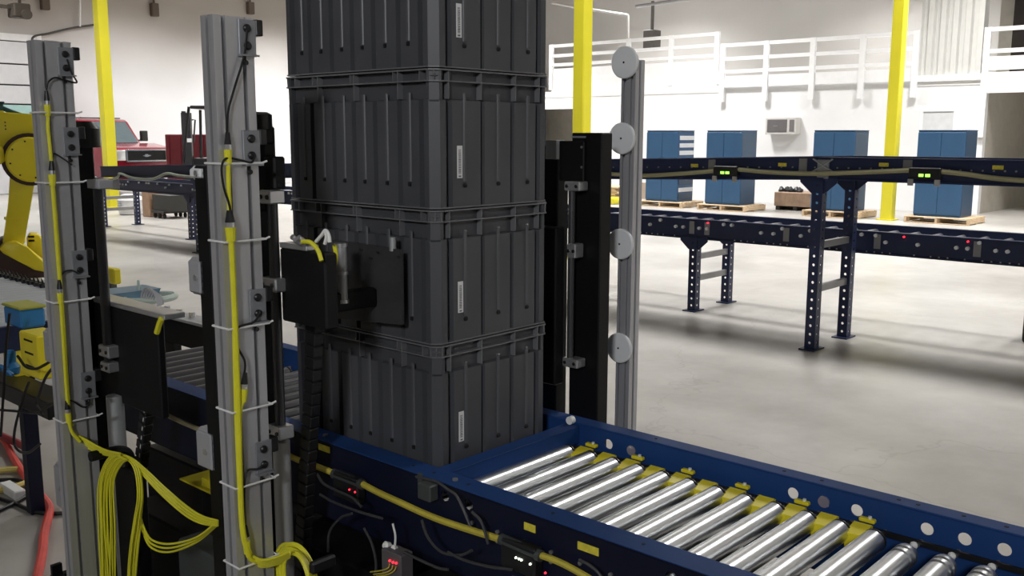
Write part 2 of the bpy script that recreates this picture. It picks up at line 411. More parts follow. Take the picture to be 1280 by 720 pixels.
for s in (1, 9, 17): lamp(25.2, s, 230)  # unseen lamps added to brighten the upper wall over the mezzanine
def fill_spot(t, s, z, aim, power, size):
    r = thing('fill_lamp', 'unseen white spot lamp added on a black stand to brighten the totes', 'lamp', (t, s, 0))
    d = (Vector(aim) - Vector((t, s, z))).normalized(); p0 = Vector((t, s, z)) - d*.08
    part('lamp_head', MB(rail_m).cyl(p0 - d*.25, p0, .12, 16, .2), r); part('stand', MB(black_m).cyl((t, s, 0), (t, s, z - .1), .03, 10), r)
    part('foot', MB(black_m).box((t - .3, s - .3, 0), (t + .3, s + .3, .04), .01), r)
    l = bpy.data.lights.new('fill_spot_light', 'SPOT'); l.energy = power; l.spot_size = size; l.spot_blend = 1.; l.shadow_soft_size = .35; l.color = (.97, .98, 1.)
    o = bpy.data.objects.new('fill_spot_light', l); C.objects.link(o); o.matrix_world = M0 @ (Matrix.Translation((t, s, z)) @ d.to_track_quat('-Z', 'Y').to_matrix().to_4x4())
fill_spot(-5.0, -3.3, 3.6, (.5, .2, 1.85), 600, .95)  # added fill spot out of view, brightens reflectors, posts and totes
w = bpy.data.worlds.new('world'); bpy.context.scene.world = w; w.use_nodes = True
w.node_tree.nodes['Background'].inputs['Color'].default_value = (.9, .93, 1, 1); w.node_tree.nodes['Background'].inputs['Strength'].default_value = .03
vs = bpy.context.scene.view_settings; vs.view_transform = 'Standard'; vs.look = 'None'; vs.exposure = 0.; vs.gamma = 1.

# ================================================================== MAIN ROLLER CONVEYOR
PITCHR = .0735; R0 = -.081 + .012
S_LO, S_HI = -1.62, 1.78
cv = thing('roller_conveyor', 'blue roller conveyor with bright steel rollers carrying the stacked totes', 'conveyor', (.2, 0, 0))
def ch_rail(t_web, t_lip, s0, s1, z0, z1, holes, m, name, root):
    mb = MB(m); lo = min(t_web, t_lip); hi = max(t_web, t_lip)
    hs = [(s, zz, .0135) for s, zz in holes]
    mb.plate(lambda u, v, ww: (t_web + ww, u, v), (s0, s1), (z0, z1), hs, .004, 16)
    mb.box((lo - .002, s0, z1 - .004), (hi + .002, s1, z1 + .001), .0018)
    mb.box((t_lip - .0025 if t_lip > t_web else t_lip, s0, z1 - .013), (t_lip + .0025 if t_lip < t_web else t_lip, s1, z1 - .002))
    mb.box((lo, s0, z0), (hi, s1, z0 + .004))
    return part(name, mb, root)
fh = [(-.150 - .0735*k, 1.003) for k in (0, 1, 7, 8, 9, 11, 12, 13, 15)]
nh = [(-.112 - .0735*k, 1.010) for k in (0, 1, 8, 10, 12)]
ch_rail(.470, .515, S_LO, S_HI, .84, 1.04, fh, blue_m, 'side_rail', cv)
nr = ch_rail(-.085, -.03, S_LO, S_HI, .84, 1.04, nh, mat('shaded_rail_navy', (.0045, .0065, .022), .5, var=.2, spec=.3), 'side_rail', cv)  # rail blue darkened to carry the low light on its near face
part('rail_flange', MB(blue_m).box((-.0885, S_LO, 1.0405), (-.0275, S_HI, 1.0425), .0008), cv, 'bright blue top flange')
mb = MB(hole_m)
for s in [-.05, -.16, -.40, -.62, -.87, -.9, .02, .35]: mb.cyl((-.058, s, 1.0424), (-.058, s, 1.0434), .004, 8)
for s in [-.28, -.63, -.72, -.89, -.93, -1.02, -1.1]: mb.cyl((.495, s, 1.0405), (.495, s, 1.0418), .0045, 8)
part('bolt_holes', mb, cv)
for s in (-.2235, -.738): part('reflector_button', MB(refdot_m).cyl((.467, s, 1.003), (.4715, s, 1.003), .013, 16), cv, 'purple grey lens button')
mb = MB(steel_m)
for k in range(9):
    for zz in (.975, .955): mb.cyl((-.0855, -.20 - k*.0735, zz), (-.090, -.20 - k*.0735, zz), .0045, 8)
for s in (-.12, .35, .9): mb.cyl((-.06, s, 1.041), (-.06, s, 1.047), .007, 6)
part('bolts', mb, cv)
# cross bar in front of the tote stack
mb = MB(blue_m); mb.box((-.03, -.055, .985), (.47, -.050, 1.033), .0015); mb.box((-.03, -.055, 1.028), (.47, -.012, 1.033), .0015)
part('stop_bar', mb, cv)
mb = MB(tie_m); mb.cyl((.455, -.03, 1.045), (.470, -.03, 1.045), .011, 14); part('stop_bumper', mb, cv, 'small white round bumper')
def roller(s, m, grooved):
    mb = MB(m); z = .976; r = .0242
    if grooved:
        prof = [(0, .018), (.004, r), (.345, r)]
        for g in (.350, .372): prof += [(g, r), (g + .003, r - .003), (g + .009, r - .003), (g + .012, r)]
        prof += [(.392, r), (.402, r - .002), (.408, r - .008)]
    else: prof = [(0, .018), (.004, r), (.416, r), (.421, r - .004)]
    mb.lathe((-.018, s, z), (1, 0, 0), prof, 22)
    o = part('roller', mb, cv)
    ax = MB(steel_m); ax.cyl((-.06, s, z), (.465, s, z), .0055, 6); part('axle', ax, o)
    if grooved:
        nb = MB(tie_m); nb.lathe((.415, s, z + .006), (1, 0, 0), [(0, .004), (.006, .008), (.012, .006)], 10); part('axle_cap', nb, o)
    else:
        cp = MB(blackp_m); cp.lathe((.4035, s, z), (1, 0, 0), [(0, .0243), (.0035, .0243), (.0045, .019)], 22); part('end_ring', cp, o)
    return o
for k in range(-24, 18):
    s = R0 - PITCHR*k
    if -.05 < s < -.0: continue
    roller(s, roller_m if k >= -2 else shaderoll_m, k >= 12)  # upstream rollers get a darker steel that stands for their shadow
for k in range(12):
    s = R0 - PITCHR*(k - .5)
    if k == 0: continue
    mb = MB(yel_m)
    mb.prism([(.388, .952), (.388, .984), (.434, .994), (.440, .991), (.440, .952)], lambda u, v, ww: (u, ww, v), s - .019, s + .019)
    o = part('belt_guard', mb, cv, 'yellow belt guard between roller ends')
    if k % 2 == 1:
        t2 = MB(yel_m); t2.box((.448, s - .018, .990), (.462, s + .016, .999), .002); t2.use(tie_m); t2.cyl((.455, s - .006, .999), (.455, s - .006, 1.004), .004, 8)
        part('guard_clip', t2, o)
mb = MB(blackp_m); mb.box((.441, S_LO, .975), (.447, .0, .986)); part('belt', mb, cv, 'thin black drive belt')
for a, b_ in (((655, 655), (669, 664)), ((722, 679), (748, 693)), ((398, 556), (412, 565))):
    A, B = onT(*a, -.087), onT(*b_, -.087); zz = (A.z + B.z)/2; h = .008
    part('warning_label', MB(lbl_m).box((-.0872, B.y, zz - h), (-.0855, A.y, zz + h)), cv, 'yellow label on the near rail')
for s in (-1.5, 1.60):
    for t in (-.07, .49):
        o = part('leg', MB(dblue_m).box((t - .025, s - .03, .0), (t + .025, s + .03, .845), .004), cv)
        part('foot', MB(dblue_m).box((t - .05, s - .06, 0), (t + .05, s + .06, .012)), o)

# ------------------------------------------------------------------ totes
TL, TWD, TH_, TP = .572, .408, .318, .3151
def tote_outline(d):
    """plan outline of a tote body, d = depth of the recesses between the panels"""
    x0, x1, y0, y1 = .004, TWD - .004, .004, TL - .004; ch = .018
    P = []
    def side(p, q, inn, feats):
        p, q, inn = Vector(p), Vector(q), Vector(inn); e = (q - p).normalized(); L = (q - p).length
        P.append(p)
        for a, b_ in feats:
            P.extend([p + e*a*L, p + e*(a*L + .003) + inn*d, p + e*(b_*L - .003) + inn*d, p + e*b_*L])
        P.append(q)
    sf = [(.05, .105), (.36, .395), (.645, .68), (.90, .95)]; lf = [(.03, .07), (.17, .20), (.335, .365), (.485, .515), (.635, .665), (.80, .83), (.94, .97)]
    side((x0 + ch, y0), (x1 - ch, y0), (0, 1), sf); side((x1, y0 + ch), (x1, y1 - ch), (-1, 0), lf)
    side((x1 - ch, y1), (x0 + ch, y1), (0, -1), sf); side((x0, y1 - ch), (x0, y0 + ch), (1, 0), lf)
    return P
def make_tote(label, base):
    r = thing('stacking_tote', label, 'tote', base, 'stack of dark grey totes')
    org = Vector(base)
    def at(u, v, w_): return (org.x + u, org.y + v, org.z + w_)
    mb = MB(tote_m)
    P = tote_outline(.013)
    zt, zs = .244, .282
    A = [mb.bm.verts.new(at(p.x, p.y, .0)) for p in P]; B = [mb.bm.verts.new(at(p.x, p.y, zt)) for p in P]
    cx, cy = TWD/2, TL/2; k = .957
    Q = [Vector((cx + (p.x - cx)*.935, cy + (p.y - cy)*.953)) for p in tote_outline(.0)]
    Cc = [mb.bm.verts.new(at(p.x, p.y, zt + .003)) for p in Q]; D = [mb.bm.verts.new(at(p.x, p.y, .314)) for p in Q]
    I = [Vector((cx + (p.x - cx)*.91, cy + (p.y - cy)*.93)) for p in tote_outline(.0)]
    E_ = [mb.bm.verts.new(at(p.x, p.y, .314)) for p in I]; F_ = [mb.bm.verts.new(at(p.x, p.y, .02)) for p in I]
    n = len(P)
    for X, Y in ((A, B), (B, Cc), (Cc, D), (D, E_), (E_, F_)):
        mb._mark([mb.bm.faces.new((X[i], X[(i+1) % n], Y[(i+1) % n], Y[i])) for i in range(n)])
    mb._mark([mb.bm.faces.new(A[::-1]), mb.bm.faces.new(F_)])
    for x, sx_ in ((.005, 1), (TWD - .005, -1)):
        for y, sy_ in ((.005, 1), (TL - .005, -1)):
            mb.prism([(x + sx_*.016, y), (x + sx_*.026, y), (x + sx_*.026, y + sy_*.026), (x, y + sy_*.026), (x, y + sy_*.016)], lambda u, v, w_: at(u, v, w_), .24, .309)
    # stiffening ribs: thin centre ribs of every panel, and the webs that carry the rim
    mb.use(tote_riblit_m)  # lighter copy of the tote grey, for ribs catching the light
    sc = [.22, .525, .81]; lc = [.115, .2675, .425, .575, .7325, .885]
    for u in sc:
        x = .018 + u*(TWD - .036)
        for y in (.004, TL - .004): mb.box(at(x - .0055, y - .0030, .058), at(x + .0055, y + .0035, .262), .0024)
    for u in lc:
        y = .026 + u*(TL - .052)
        for x in (.004, TWD - .004): mb.box(at(x - .0030, y - .0055, .058), at(x + .0030, y + .0055, .262), .0024)
    mb.use(hole_m)
    for u in sc:
        x = .018 + u*(TWD - .036)
        for y in (.004, TL - .004): mb.box(at(x - .0065, y - .0042, .046), at(x + .0065, y + .0042, .056), .003)
    for u in lc:
        y = .026 + u*(TL - .052)
        for x in (.004, TWD - .004): mb.box(at(x - .0036, y - .004, .05), at(x + .0036, y + .004, .058))
    part('shell', mb, r)
    mb = MB(tote_rim_m)
    def ring(z0, z1, o, w_):
        i = .026 if w_ is None else w_
        c = .018; X0, X1, Y0, Y1 = -o, TWD + o, -o, TL + o
        def loop(g): return [(X0 + c + g*.4, Y0 + g), (X1 - c - g*.4, Y0 + g), (X1 - g, Y0 + c + g*.4), (X1 - g, Y1 - c - g*.4), (X1 - c - g*.4, Y1 - g), (X0 + c + g*.4, Y1 - g), (X0 + g, Y1 - c - g*.4), (X0 + g, Y0 + c + g*.4)]
        o_, i_ = loop(0), loop(i)
        vs_ = [[mb.bm.verts.new(at(u, v, z)) for u, v in l] for l, z in ((o_, z0), (o_, z1), (i_, z1), (i_, z0))]
        for X, Y in zip(vs_, vs_[1:] + vs_[:1]):
            mb._mark([mb.bm.faces.new((X[k], X[(k+1) % 8], Y[(k+1) % 8], Y[k])) for k in range(8)])
    ring(.2840, .2868, 0, .022); ring(.3085, .3120, 0, .024); ring(.3150, .3180, -.002, .024)
    for u in (.0, .07, .36, .405, .69, .93, 1.0):
        x = .022 + u*(TWD - .044)
        if u in (.405,): continue
        for y in (.001, TL - .012): mb.box(at(x - .0011, y, .247 if 0 < u < 1 else .287), at(x + .0011, y + .016, .309))
    for u in (.0, .05, .19, .22, .49, .515, .76, .80, .94, 1.0):
        y = .022 + u*(TL - .044)
        for x in (.001, TWD - .012): mb.box(at(x, y - .0011, .247 if u in (.19, .49, .76) else .287), at(x + .016, y + .0011, .309))
    for x in (.0, TWD - .002):           # the little cross in the corner of the rim
        pass
    mb.box(at(.006, .006, .2965), at(.020, .020, .2985)); mb.box(at(.0085, .0085, .286), at(.011, .011, .309))
    part('rim', mb, r)
    # white bar code label on the end panel
    lx0, lx1, lz0, lz1 = .074, .0905, .068, .142
    mb = MB(paper_m); mb.box(at(lx0, .0022, lz0), at(lx1, .0036, lz1)); mb.use(ink_m)
    z = lz0 + .010; rr = random.Random(3)
    while z < lz1 - .008:
        h = rr.choice((.0009, .0013, .0018)); mb.box(at(lx0 + .0035, .0017, z), at(lx1 - .005, .0023, z + h)); z += h + rr.choice((.0010, .0014))
    mb.box(at(lx0 + .004, .0017, lz0 + .0025), at(lx1 - .005, .0023, lz0 + .006))
    part('barcode_label', mb, r, 'white label with a black bar code')
    return r
ZT = 1.003
tote0 = make_tote('dark grey ribbed tote standing directly on the conveyor, bottom of the stack', (0, 0, ZT))
for k, lb in ((1, 'dark grey ribbed tote held by the black gripper plate, second from the bottom'),
              (2, 'dark grey ribbed tote between the gripped tote and the topmost one'),
              (3, 'dark grey ribbed tote on top of the stack, cut by the picture edge')):
    dup(tote0, (0.000, 0.000, ZT + TP*k), label=lb)

# ================================================================== ALUMINIUM POSTS WITH SENSORS
def tie_ring(t0, t1, s0, s1, z):
    e = .003
    return [(t0 - e, s0 - e, z), (t1 + e, s0 - e, z), (t1 + e, s1 + e, z), (t0 - e, s1 + e, z), (t0 - e, s0 - e, z)]
def sensor_post(label, tc, sc, sens, ties):
    r = thing('aluminium_post', label, 'post', (tc, sc, 0), 'aluminium extrusion posts')
    part('extrusion', MB(alu_m).prism(slot_profile(.09, .045, 2, 1), lambda u, v, w_: (tc + u, sc + v, w_), 0, 2.03), r)
    part('foot_plate', MB(black_m).box((tc - .07, sc - .05, 0), (tc + .07, sc + .05, .015)), r)
    S = sc - .0225; T1 = tc + .045
    for px, py in sens:
        z = onS(px, py, S).z
        b_ = part('sensor_bracket', MB(bracket_m).box((T1 - .036, S - .005, z - .034), (T1 + .003, S, z + .034), .001), r)
        for dz in (.017, -.017):
            part('bolt', MB(blackp_m).lathe((T1 - .018, S - .005, z + dz), (0, -1, 0), [(0, .0085), (.003, .0085), (.006, .006), (.0065, .003)], 14), b_, 'black button head bolt')
        mb = MB(blackp_m); mb.box((T1 + .003, S - .006, z + .004), (T1 + .020, S + .022, z + .036), .002)
        part('photo_eye', mb, b_, 'small black photoelectric sensor')
        part('bracket_lip', MB(bracket_m).box((T1 - .038, S - .014, z - .0375), (T1 + .004, S, z - .034)), b_)
        part('slot_screw', MB(blackp_m).cyl((T1 - .0225, S - .001, z - .050), (T1 - .0225, S - .007, z - .050), .005, 8), b_)
    for px, py in ties:
        z = onS(px, py, S).z
        mb = MB(tie_m); mb.tube(tie_ring(tc - .045, T1, S - .010, sc + .0225, z), .0024, 6, False)
        mb.tube([(T1 + .003, S - .01, z), (T1 + .012, S - .014, z + .004)], .0022, 6, False)
        part('cable_tie', mb, r, 'white cable tie')
    return r
TM, SM = -.408, .163
TLp, SL = -.425, .960
sensor_post('nearest tall aluminium post with four sensors, just left of the tote stack', TM, SM,
            ((300, 46), (306, 184), (316, 382), (322, 572)), ((300, 204), (306, 300), (312, 406), (316, 508), (322, 600), (325, 698)))
sensor_post('aluminium post with sensors at the far left, beside the yellow robot', TLp, SL,
            ((72, 76), (80, 176), (90, 330), (100, 482)), ((70, 141), (75, 228), (84, 376), (93, 524)))
tR, sR = .880, .085
rp_ = thing('aluminium_post', 'thin aluminium post carrying four round reflectors, right of the totes', 'post', (tR, sR, 0), 'aluminium extrusion posts')
part('extrusion', MB(alu_m).prism(slot_profile(.045, .05, 1, 2), lambda u, v, w_: (tR + u, sR + v, w_), 0, onT(795, 75, tR).z), rp_)
part('foot_plate', MB(black_m).box((tR - .06, sR - .06, 0), (tR + .06, sR + .06, .012)), rp_)
for px, py in ((780.5, 78), (777, 173), (775, 305), (773.5, 435)):
    p = onT(px, py, tR - .04)
    mb = MB(refl_m); mb.lathe((tR - .0225, p.y, p.z), (-1, 0, 0), [(0, .012), (.010, .012), (.011, .046), (.018, .046), (.0205, .043), (.021, .004)], 28)
    mb.use(hole_m); mb.cyl((tR - .0433, p.y, p.z), (tR - .0442, p.y, p.z), .0032, 8)
    part('round_reflector', mb, rp_, 'white round reflector disc')

# ================================================================== LIFT TOWERS (black) AND GRIPPERS
def clamp(root, t, s, z, w=.05, h=.03, d=.04):
    o = part('clamp_block', MB(silver_m).box((t - d/2, s - w/2, z - h/2), (t + d/2, s + w/2, z + h/2), .003), root, 'bright aluminium clamp block')
    mb = MB(blackp_m)
    for ds in (-w*.3, w*.3): mb.cyl((t - d/2 - .003, s + ds, z), (t - d/2, s + ds, z), .005, 8)
    part('clamp_bolt', mb, o); return o
def chain(label, pts, w=.034, th=.022, name='cable_chain', dashes=False):
    r = thing('cable_chain', label, 'cable chain', pts[-1])
    P = [Vector(p) for p in pts]; L = sum((b - a).length for a, b in zip(P, P[1:])); n = int(L/.028)
    mb = MB(blackp_m); db = MB(tie_m)
    for k in range(n):
        x = (k + .5)/n*L
        for a, b in zip(P, P[1:]):
            l = (b - a).length
            if x <= l: break
            x -= l
        c = a + (b - a)*(x/l); d = (b - a).normalized()
        q = Vector((0, 0, 1)).rotation_difference(d).to_matrix().to_4x4()
        mb.box((-th/2, -w/2, -.0125), (th/2, w/2, .0125), .002, Matrix.Translation(c) @ q)
        mb.box((-th/2 + .003, -w/2 + .004, -.016), (th/2 - .003, w/2 - .004, .016), 0, Matrix.Translation(c) @ q)
        if dashes: db.box((-th/2 - .0008, w*.18, -.006), (-th/2, w*.27, .006), 0, Matrix.Translation(c) @ q)  # white dashes painted on as highlights along the links
    part('links', mb, r)
    if dashes: part('link_highlights', db, r)
    else: db.bm.free()
    return r
# ---- tower behind the nearest post
tt = -.28
lt = thing('lift_tower', 'black lift tower with gripper carriage right behind the nearest aluminium post', 'lift', (tt, .3, 0), 'black lift towers')
mb = MB(black_m)
p0, p1 = onT(335, 300, tt), onT(318, 300, tt); ztop = onT(325, 158, tt).z
mb.box((tt - .03, p0.y, 0), (tt + .03, p1.y, ztop), .004); part('column', mb, lt)
mb = MB(black_m); a, b = onT(356, 178, tt), onT(318, 262, tt)
mb.box((tt - .02, a.y + .05, b.z), (tt + .01, b.y, a.z), .004)
c = onT(346, 216, tt); mb.box((tt - .02, c.y - .02, c.z - .035), (tt + .01, c.y + .03, c.z + .035), .004); mb.box((tt - .02, a.y + .02, b.z + .05), (tt, a.y + .05, b.z + .10), .003); part('drive_head', mb, lt)
c = onT(323, 160, tt); part('motor_cap', MB(blackp_m).lathe((tt, c.y, ztop - .005), (0, 0, 1), [(0, .03), (.03, .03), (.036, .02)], 14), lt)
p0, p1 = onT(272, 300, tt), onT(256, 300, tt)
part('column', MB(black_m).box((tt - .02, p0.y, 0), (tt + .02, p1.y, onT(262, 207, tt).z), .004), lt)
pr = onT(347, 300, tt); zb, za = onT(357, 540, tt).z, onT(345, 250, tt).z
part('guide_rod', MB(rod_m).cyl((tt - .01, pr.y, zb), (tt - .01, pr.y, za), .0115, 14), lt)
for px, py, w in ((351, 246, .04), (354, 355, .062), (355, 537, .05)):
    clamp(lt, tt - .01, pr.y, onT(px, py, tt).z, w)
part('air_cylinder', MB(alud_m).cyl((tt - .01, pr.y, .3), (tt - .01, pr.y, zb - .02), .020, 16), lt, 'grey round air cylinder')
for px, py in ((360, 187),):
    pass
# carriage, its arm and the gripper plate against the totes
a, b = onT(418, 316, tt + .02), onT(352, 396, tt + .02)
zc0, zc1 = b.z, a.z
cr_ = part('carriage', MB(black_m).box((tt - .005, a.y, zc0), (tt + .028, pr.y - .013, zc1), .004), lt)
part('top_bar', MB(silver_m).box((tt - .006, onT(386, 310, tt).y, zc1), (tt + .027, pr.y - .014, zc1 + .012), .002), cr_, 'bright aluminium bar')
g0, g1 = onT(504, 312, -.03), onT(436, 312, -.03)
part('arm', MB(black_m).box((tt + .028, pr.y - .05, zc0 + .005), (-.045, pr.y - .02, zc0 + .05), .004), lt)
poly = [(g0.y, onT(504, 405, -.03).z), (g0.y, g0.z), (onT(468, 304, -.03).y, onT(468, 306, -.03).z), (g1.y + .05, onT(425, 300, -.03).z), (g1.y + .05, onT(436, 400, -.03).z)]
part('gripper_plate', MB(glossk_m).prism(poly, lambda u, v, w_: (w_, u, v), -.040, -.030), lt, 'glossy black gripper plate pressed on the totes')
k = onT(491, 303, -.035); part('plate_pin', MB(alud_m).cyl((-.035, k.y, k.z - .02), (-.035, k.y, k.z + .012), .008, 12), lt)
mb = MB(hole_m)
for px, py in ((451, 312), (472, 316), (463, 323), (498, 321)): q = onT(px, py, -.041); mb.box((-.0412, q.y - .006, q.z - .0025), (-.040, q.y + .006, q.z + .0025))
part('plate_slots', mb, lt)
q0, q1 = onT(426, 306, -.14), onT(426, 378, -.14)
mb = MB(alud_m); mb.cyl((-.14, q0.y, q1.z), (-.14, q0.y, q0.z), .013, 16); mb.use(silver_m)
for f in (.0, .48, .97): mb.cyl((-.14, q0.y, q0.z + (q1.z - q0.z)*f - .004), (-.14, q0.y, q0.z + (q1.z - q0.z)*f + .004), .0155, 16)
part('gripper_cylinder', mb, lt, 'small aluminium gripper cylinder')
mb = MB(silver_m)
for px, py in ((371, 300), (379, 301), (375, 304)): q = onT(px, py, tt - .015); mb.cyl(q, q + Vector((-.012, 0, .008)), .006, 10)
part('air_fitting', mb, cr_, 'bright push-in air fittings')
mb = MB(tie_m); L_ = [onT(*p, tt + .0) for p in ((395, 302), (402, 294), (407, 288), (411, 295), (412, 303))]; mb.tube(L_, .004, 6)
L_ = [onT(*p, tt + .0) for p in ((407, 288), (408, 297), (406, 305))]; mb.tube(L_, .004, 6); part('air_tube', mb, cr_, 'pale curled air tubes')
cable('yellow_cable', 'short yellow cable curling from the bright fittings on the near carriage', 'cable', [onT(*p, tt - .02) for p in ((378, 302), (388, 303), (397, 312), (402, 326))], .0048, cable_y)
cable('yellow_cable', 'short yellow cable hanging beside the small gripper cylinder', 'cable', [onT(*p, tt + .03) for p in ((418, 306), (420, 320), (418, 332), (413, 342))], .0048, cable_y)
chain('black cable chain hanging from the gripper carriage beside the totes', [onT(394, 385, -.19), onT(391, 480, -.19), onT(384, 590, -.19), onT(376, 735, -.19)], .036, .026)

# ---- tower at the far left
l2 = thing('lift_tower', 'black lift tower with round guide rod behind the far left aluminium post', 'lift', (tt, 1.1, 0), 'black lift towers')
p0, p1 = onT(113, 320, tt), onT(93, 320, tt)
part('column', MB(black_m).box((tt - .03, p0.y, 0), (tt + .03, p1.y, onT(104, 162, tt).z), .004), l2)
p = onT(106, 175, tt - .03); part('motor_cap', MB(blackp_m).lathe((tt - .03, p.y, p.z - .02), (0, 0, 1), [(0, .04), (.05, .04), (.07, .025)], 16), l2)
p0, p1 = onT(123, 232, tt), onT(140, 440, tt)
rs = onT(133, 330, tt).y
part('guide_rod', MB(rod_m).cyl((tt - .01, rs, onT(140, 450, tt).z), (tt - .01, rs, onT(127, 226, tt).z), .0135, 14), l2)
clamp(l2, tt - .01, rs - .01, onT(141, 437, tt).z, .06, .034); clamp(l2, tt - .01, rs - .01, onT(144, 457, tt).z, .05, .028)
part('clamp_cap', MB(grey_m).box((tt - .03, onT(137, 230, tt).y, onT(137, 236, tt).z), (tt + .01, onT(122, 230, tt).y, onT(137, 225, tt).z), .002), l2, 'grey cap on the rod')
part('air_cylinder', MB(alud_m).cyl((tt - .01, rs - .02, .2), (tt - .01, rs - .02, onT(144, 492, tt).z), .024, 18), l2, 'grey round air cylinder')
a, b = onT(209, 396, tt + .03), onT(124, 490, tt + .03)
cr2 = part('carriage', MB(black_m).box((tt, a.y, b.z + .01), (tt + .022, b.y, a.z), .004), l2)
part('top_bar', MB(silver_m).box((tt - .0, onT(205, 392, tt).y, a.z), (tt + .06, b.y, a.z + .014), .002), cr2, 'bright aluminium bar')

chain('black cable chain with painted link highlights under the far left carriage', [onT(196, 398, -.25), onT(190, 460, -.25), onT(182, 530, -.25), onT(172, 625, -.25)], .036, .026, dashes=True)
cable('yellow_cable', 'short yellow cable plug on top of the far left carriage', 'cable', [onT(*p, tt) for p in ((202, 398), (199, 406), (196, 416))], .008, cable_y)
mb = MB(cable_g)
for k in range(6):
    c = Vector(onT(187 + k*2.2, 383, tt + .03)); rr = .045 - .004*k
    mb.tube([(c.x, c.y + rr*cos(x)*1.0, c.z + .012 + rr*.85*sin(x)) for x in [PI*.05 + PI*1.0*i/8 for i in range(9)]], .0028, 5)
solo('air_hose_coil', mb, 'coil of thin pale air hoses on the far left carriage', 'hose')

# ---- tower on the far side of the conveyor
t3 = .66
l3 = thing('lift_tower', 'tall black lift post between the totes and the reflector post', 'lift', (t3, .06, 0), 'black lift towers')
p0, p1 = onT(755, 330, t3), onT(718, 330, t3); zt3 = onT(740, 166, t3).z
part('column', MB(black_m).box((t3 - .02, p0.y, 0), (t3 + .03, p1.y, zt3), .003), l3)
p = onT(710, 176, t3 - .02); part('drive_head', MB(black_m).box((t3 - .035, p0.y + .05, onT(720, 226, t3).z), (t3 - .02, onT(708, 200, t3).y, p.z), .003), l3)
part('name_plate', MB(bracket_m).box((t3 - .0205, onT(738, 170, t3).y, zt3 - .014), (t3 - .0198, onT(720, 170, t3).y, zt3 - .009)), l3, 'thin grey plate with faint lettering')
mb = MB(steel_m)
for px, py in ((727, 184), (727, 209)): q = onT(px, py, t3 - .036); mb.cyl((t3 - .0375, q.y, q.z), (t3 - .035, q.y, q.z), .0035, 8)
part('bolts', mb, l3)
rs3 = onT(714, 330, t3 - .05).y
part('guide_rod', MB(rod_m).cyl((t3 - .05, rs3, onT(714, 446, t3).z), (t3 - .05, rs3, onT(714, 230, t3).z), .010, 14), l3)
for px, py in ((717, 231), (718, 310), (714, 446)):
    clamp(l3, t3 - .045, rs3 - .01, onT(px, py, t3).z, .055 if py != 310 else .03, .026 if py != 310 else .04)
a, b = onT(712, 284, t3 - .06), onT(690, 476, t3 - .06)
part('carriage', MB(black_m).box((t3 - .10, rs3 + .015, b.z), (t3 - .06, rs3 + .20, a.z), .004), l3)
part('arm', MB(black_m).box((.425, rs3 + .10, b.z + .12), (t3 - .10, rs3 + .16, b.z + .2), .003), l3)
a, b = onT(702, 200, t3), onT(691, 300, t3)
part('column', MB(black_m).box((t3 - .02, onT(703, 200, t3).y, 0), (t3 + .03, onT(684, 200, t3).y, onT(700, 182, t3).z), .003), l3)
part('tie_plate', MB(alud_m).box((t3 - .03, onT(704, 170, t3).y, onT(700, 199, t3).z), (t3 + .01, onT(690, 170, t3).y, onT(700, 175, t3).z), .002), l3, 'pale grey bracket')

# ================================================================== CABLES ON THE POSTS
SF = SM - .0225 - .010
def ps(pts, s=SF): return [onS(x, y, s) for x, y in pts]
def plug(name, label, cat, pts, s, r, group=None):            # black cable ending in a plug
    o = solo(name, MB(cable_k).tube(ps(pts, s), r, 7), label, cat, group=group)
    return o
def yellow_lead(label, pts, s, r=.0046, collar=True):
    P = ps(pts, s); org = P[-1]
    root = thing('yellow_cable', label, 'cable', org)
    part('jacket', MB(cable_y).tube(P, r, 8), root)
    d = (P[1] - P[0]).normalized()
    mb = MB(cable_y); mb.cyl(P[0], P[0] + d*.028, r*1.8, 10, r*1.5); part('connector', mb, root)
    mb = MB(silver_m); mb.cyl(P[0] - d*.010, P[0], r*1.5, 10); part('collar', mb, root, 'small metal collar')
    mb = MB(blackp_m); mb.cyl(P[0] - d*.034, P[0] - d*.010, r*.9, 10, r*1.6); part('plug', mb, root, 'black plug')
yellow_lead('yellow cable starting at the top plug on the nearest post', [(285, 187), (285.5, 205), (286, 240), (289, 300), (292, 380), (294, 470), (297, 560), (302, 660), (309, 690)], SF)
yellow_lead('yellow cable starting at the second plug on the nearest post', [(288, 284), (289, 300), (291, 340), (295, 430), (298, 520), (300, 600), (303, 660), (311, 695)], SF - .004, .0062)
yellow_lead('yellow cable starting at the third plug on the nearest post', [(305, 486), (304, 500), (300, 520), (301, 600), (304, 665), (313, 692)], SF - .002)
yellow_lead('yellow cable starting at the lowest plug on the nearest post', [(308, 676), (309, 690), (314, 700), (326, 703)], SF - .002)
plug('sensor_cable', 'thin black cable arcing down from the topmost sensor of the nearest post', 'cable', [(309, 36), (305, 70), (293, 110), (285, 140), (284, 168)], SF, .0024)
plug('sensor_cable', 'thin black cable looping from the second sensor of the nearest post', 'cable', [(319, 195), (314, 203), (300, 200), (283, 198), (277, 210), (280, 235), (287, 258), (288, 272)], SF - .004, .0024)
plug('sensor_cable', 'thin black cable from the third sensor of the nearest post', 'cable', [(326, 388), (318, 402), (300, 408), (294, 416), (297, 434), (306, 452), (305, 472)], SF - .004, .0024)
plug('sensor_cable', 'thin black cable from the lowest sensor of the nearest post', 'cable', [(331, 580), (322, 586), (310, 588), (306, 600), (305, 640), (306, 662)], SF - .002, .0024)
SG = SL - .0225 - .010
yellow_lead('yellow cable starting at the top plug on the far left post', [(59, 131), (60, 145), (60, 160), (63, 190), (69, 260), (77, 370), (81, 440), (86, 515), (90, 532)], SG, .0044)
yellow_lead('yellow cable starting at the second plug on the far left post', [(65, 218), (65.5, 230), (67, 250), (73, 330), (78, 390), (83, 470), (87, 530)], SG - .003, .0050)
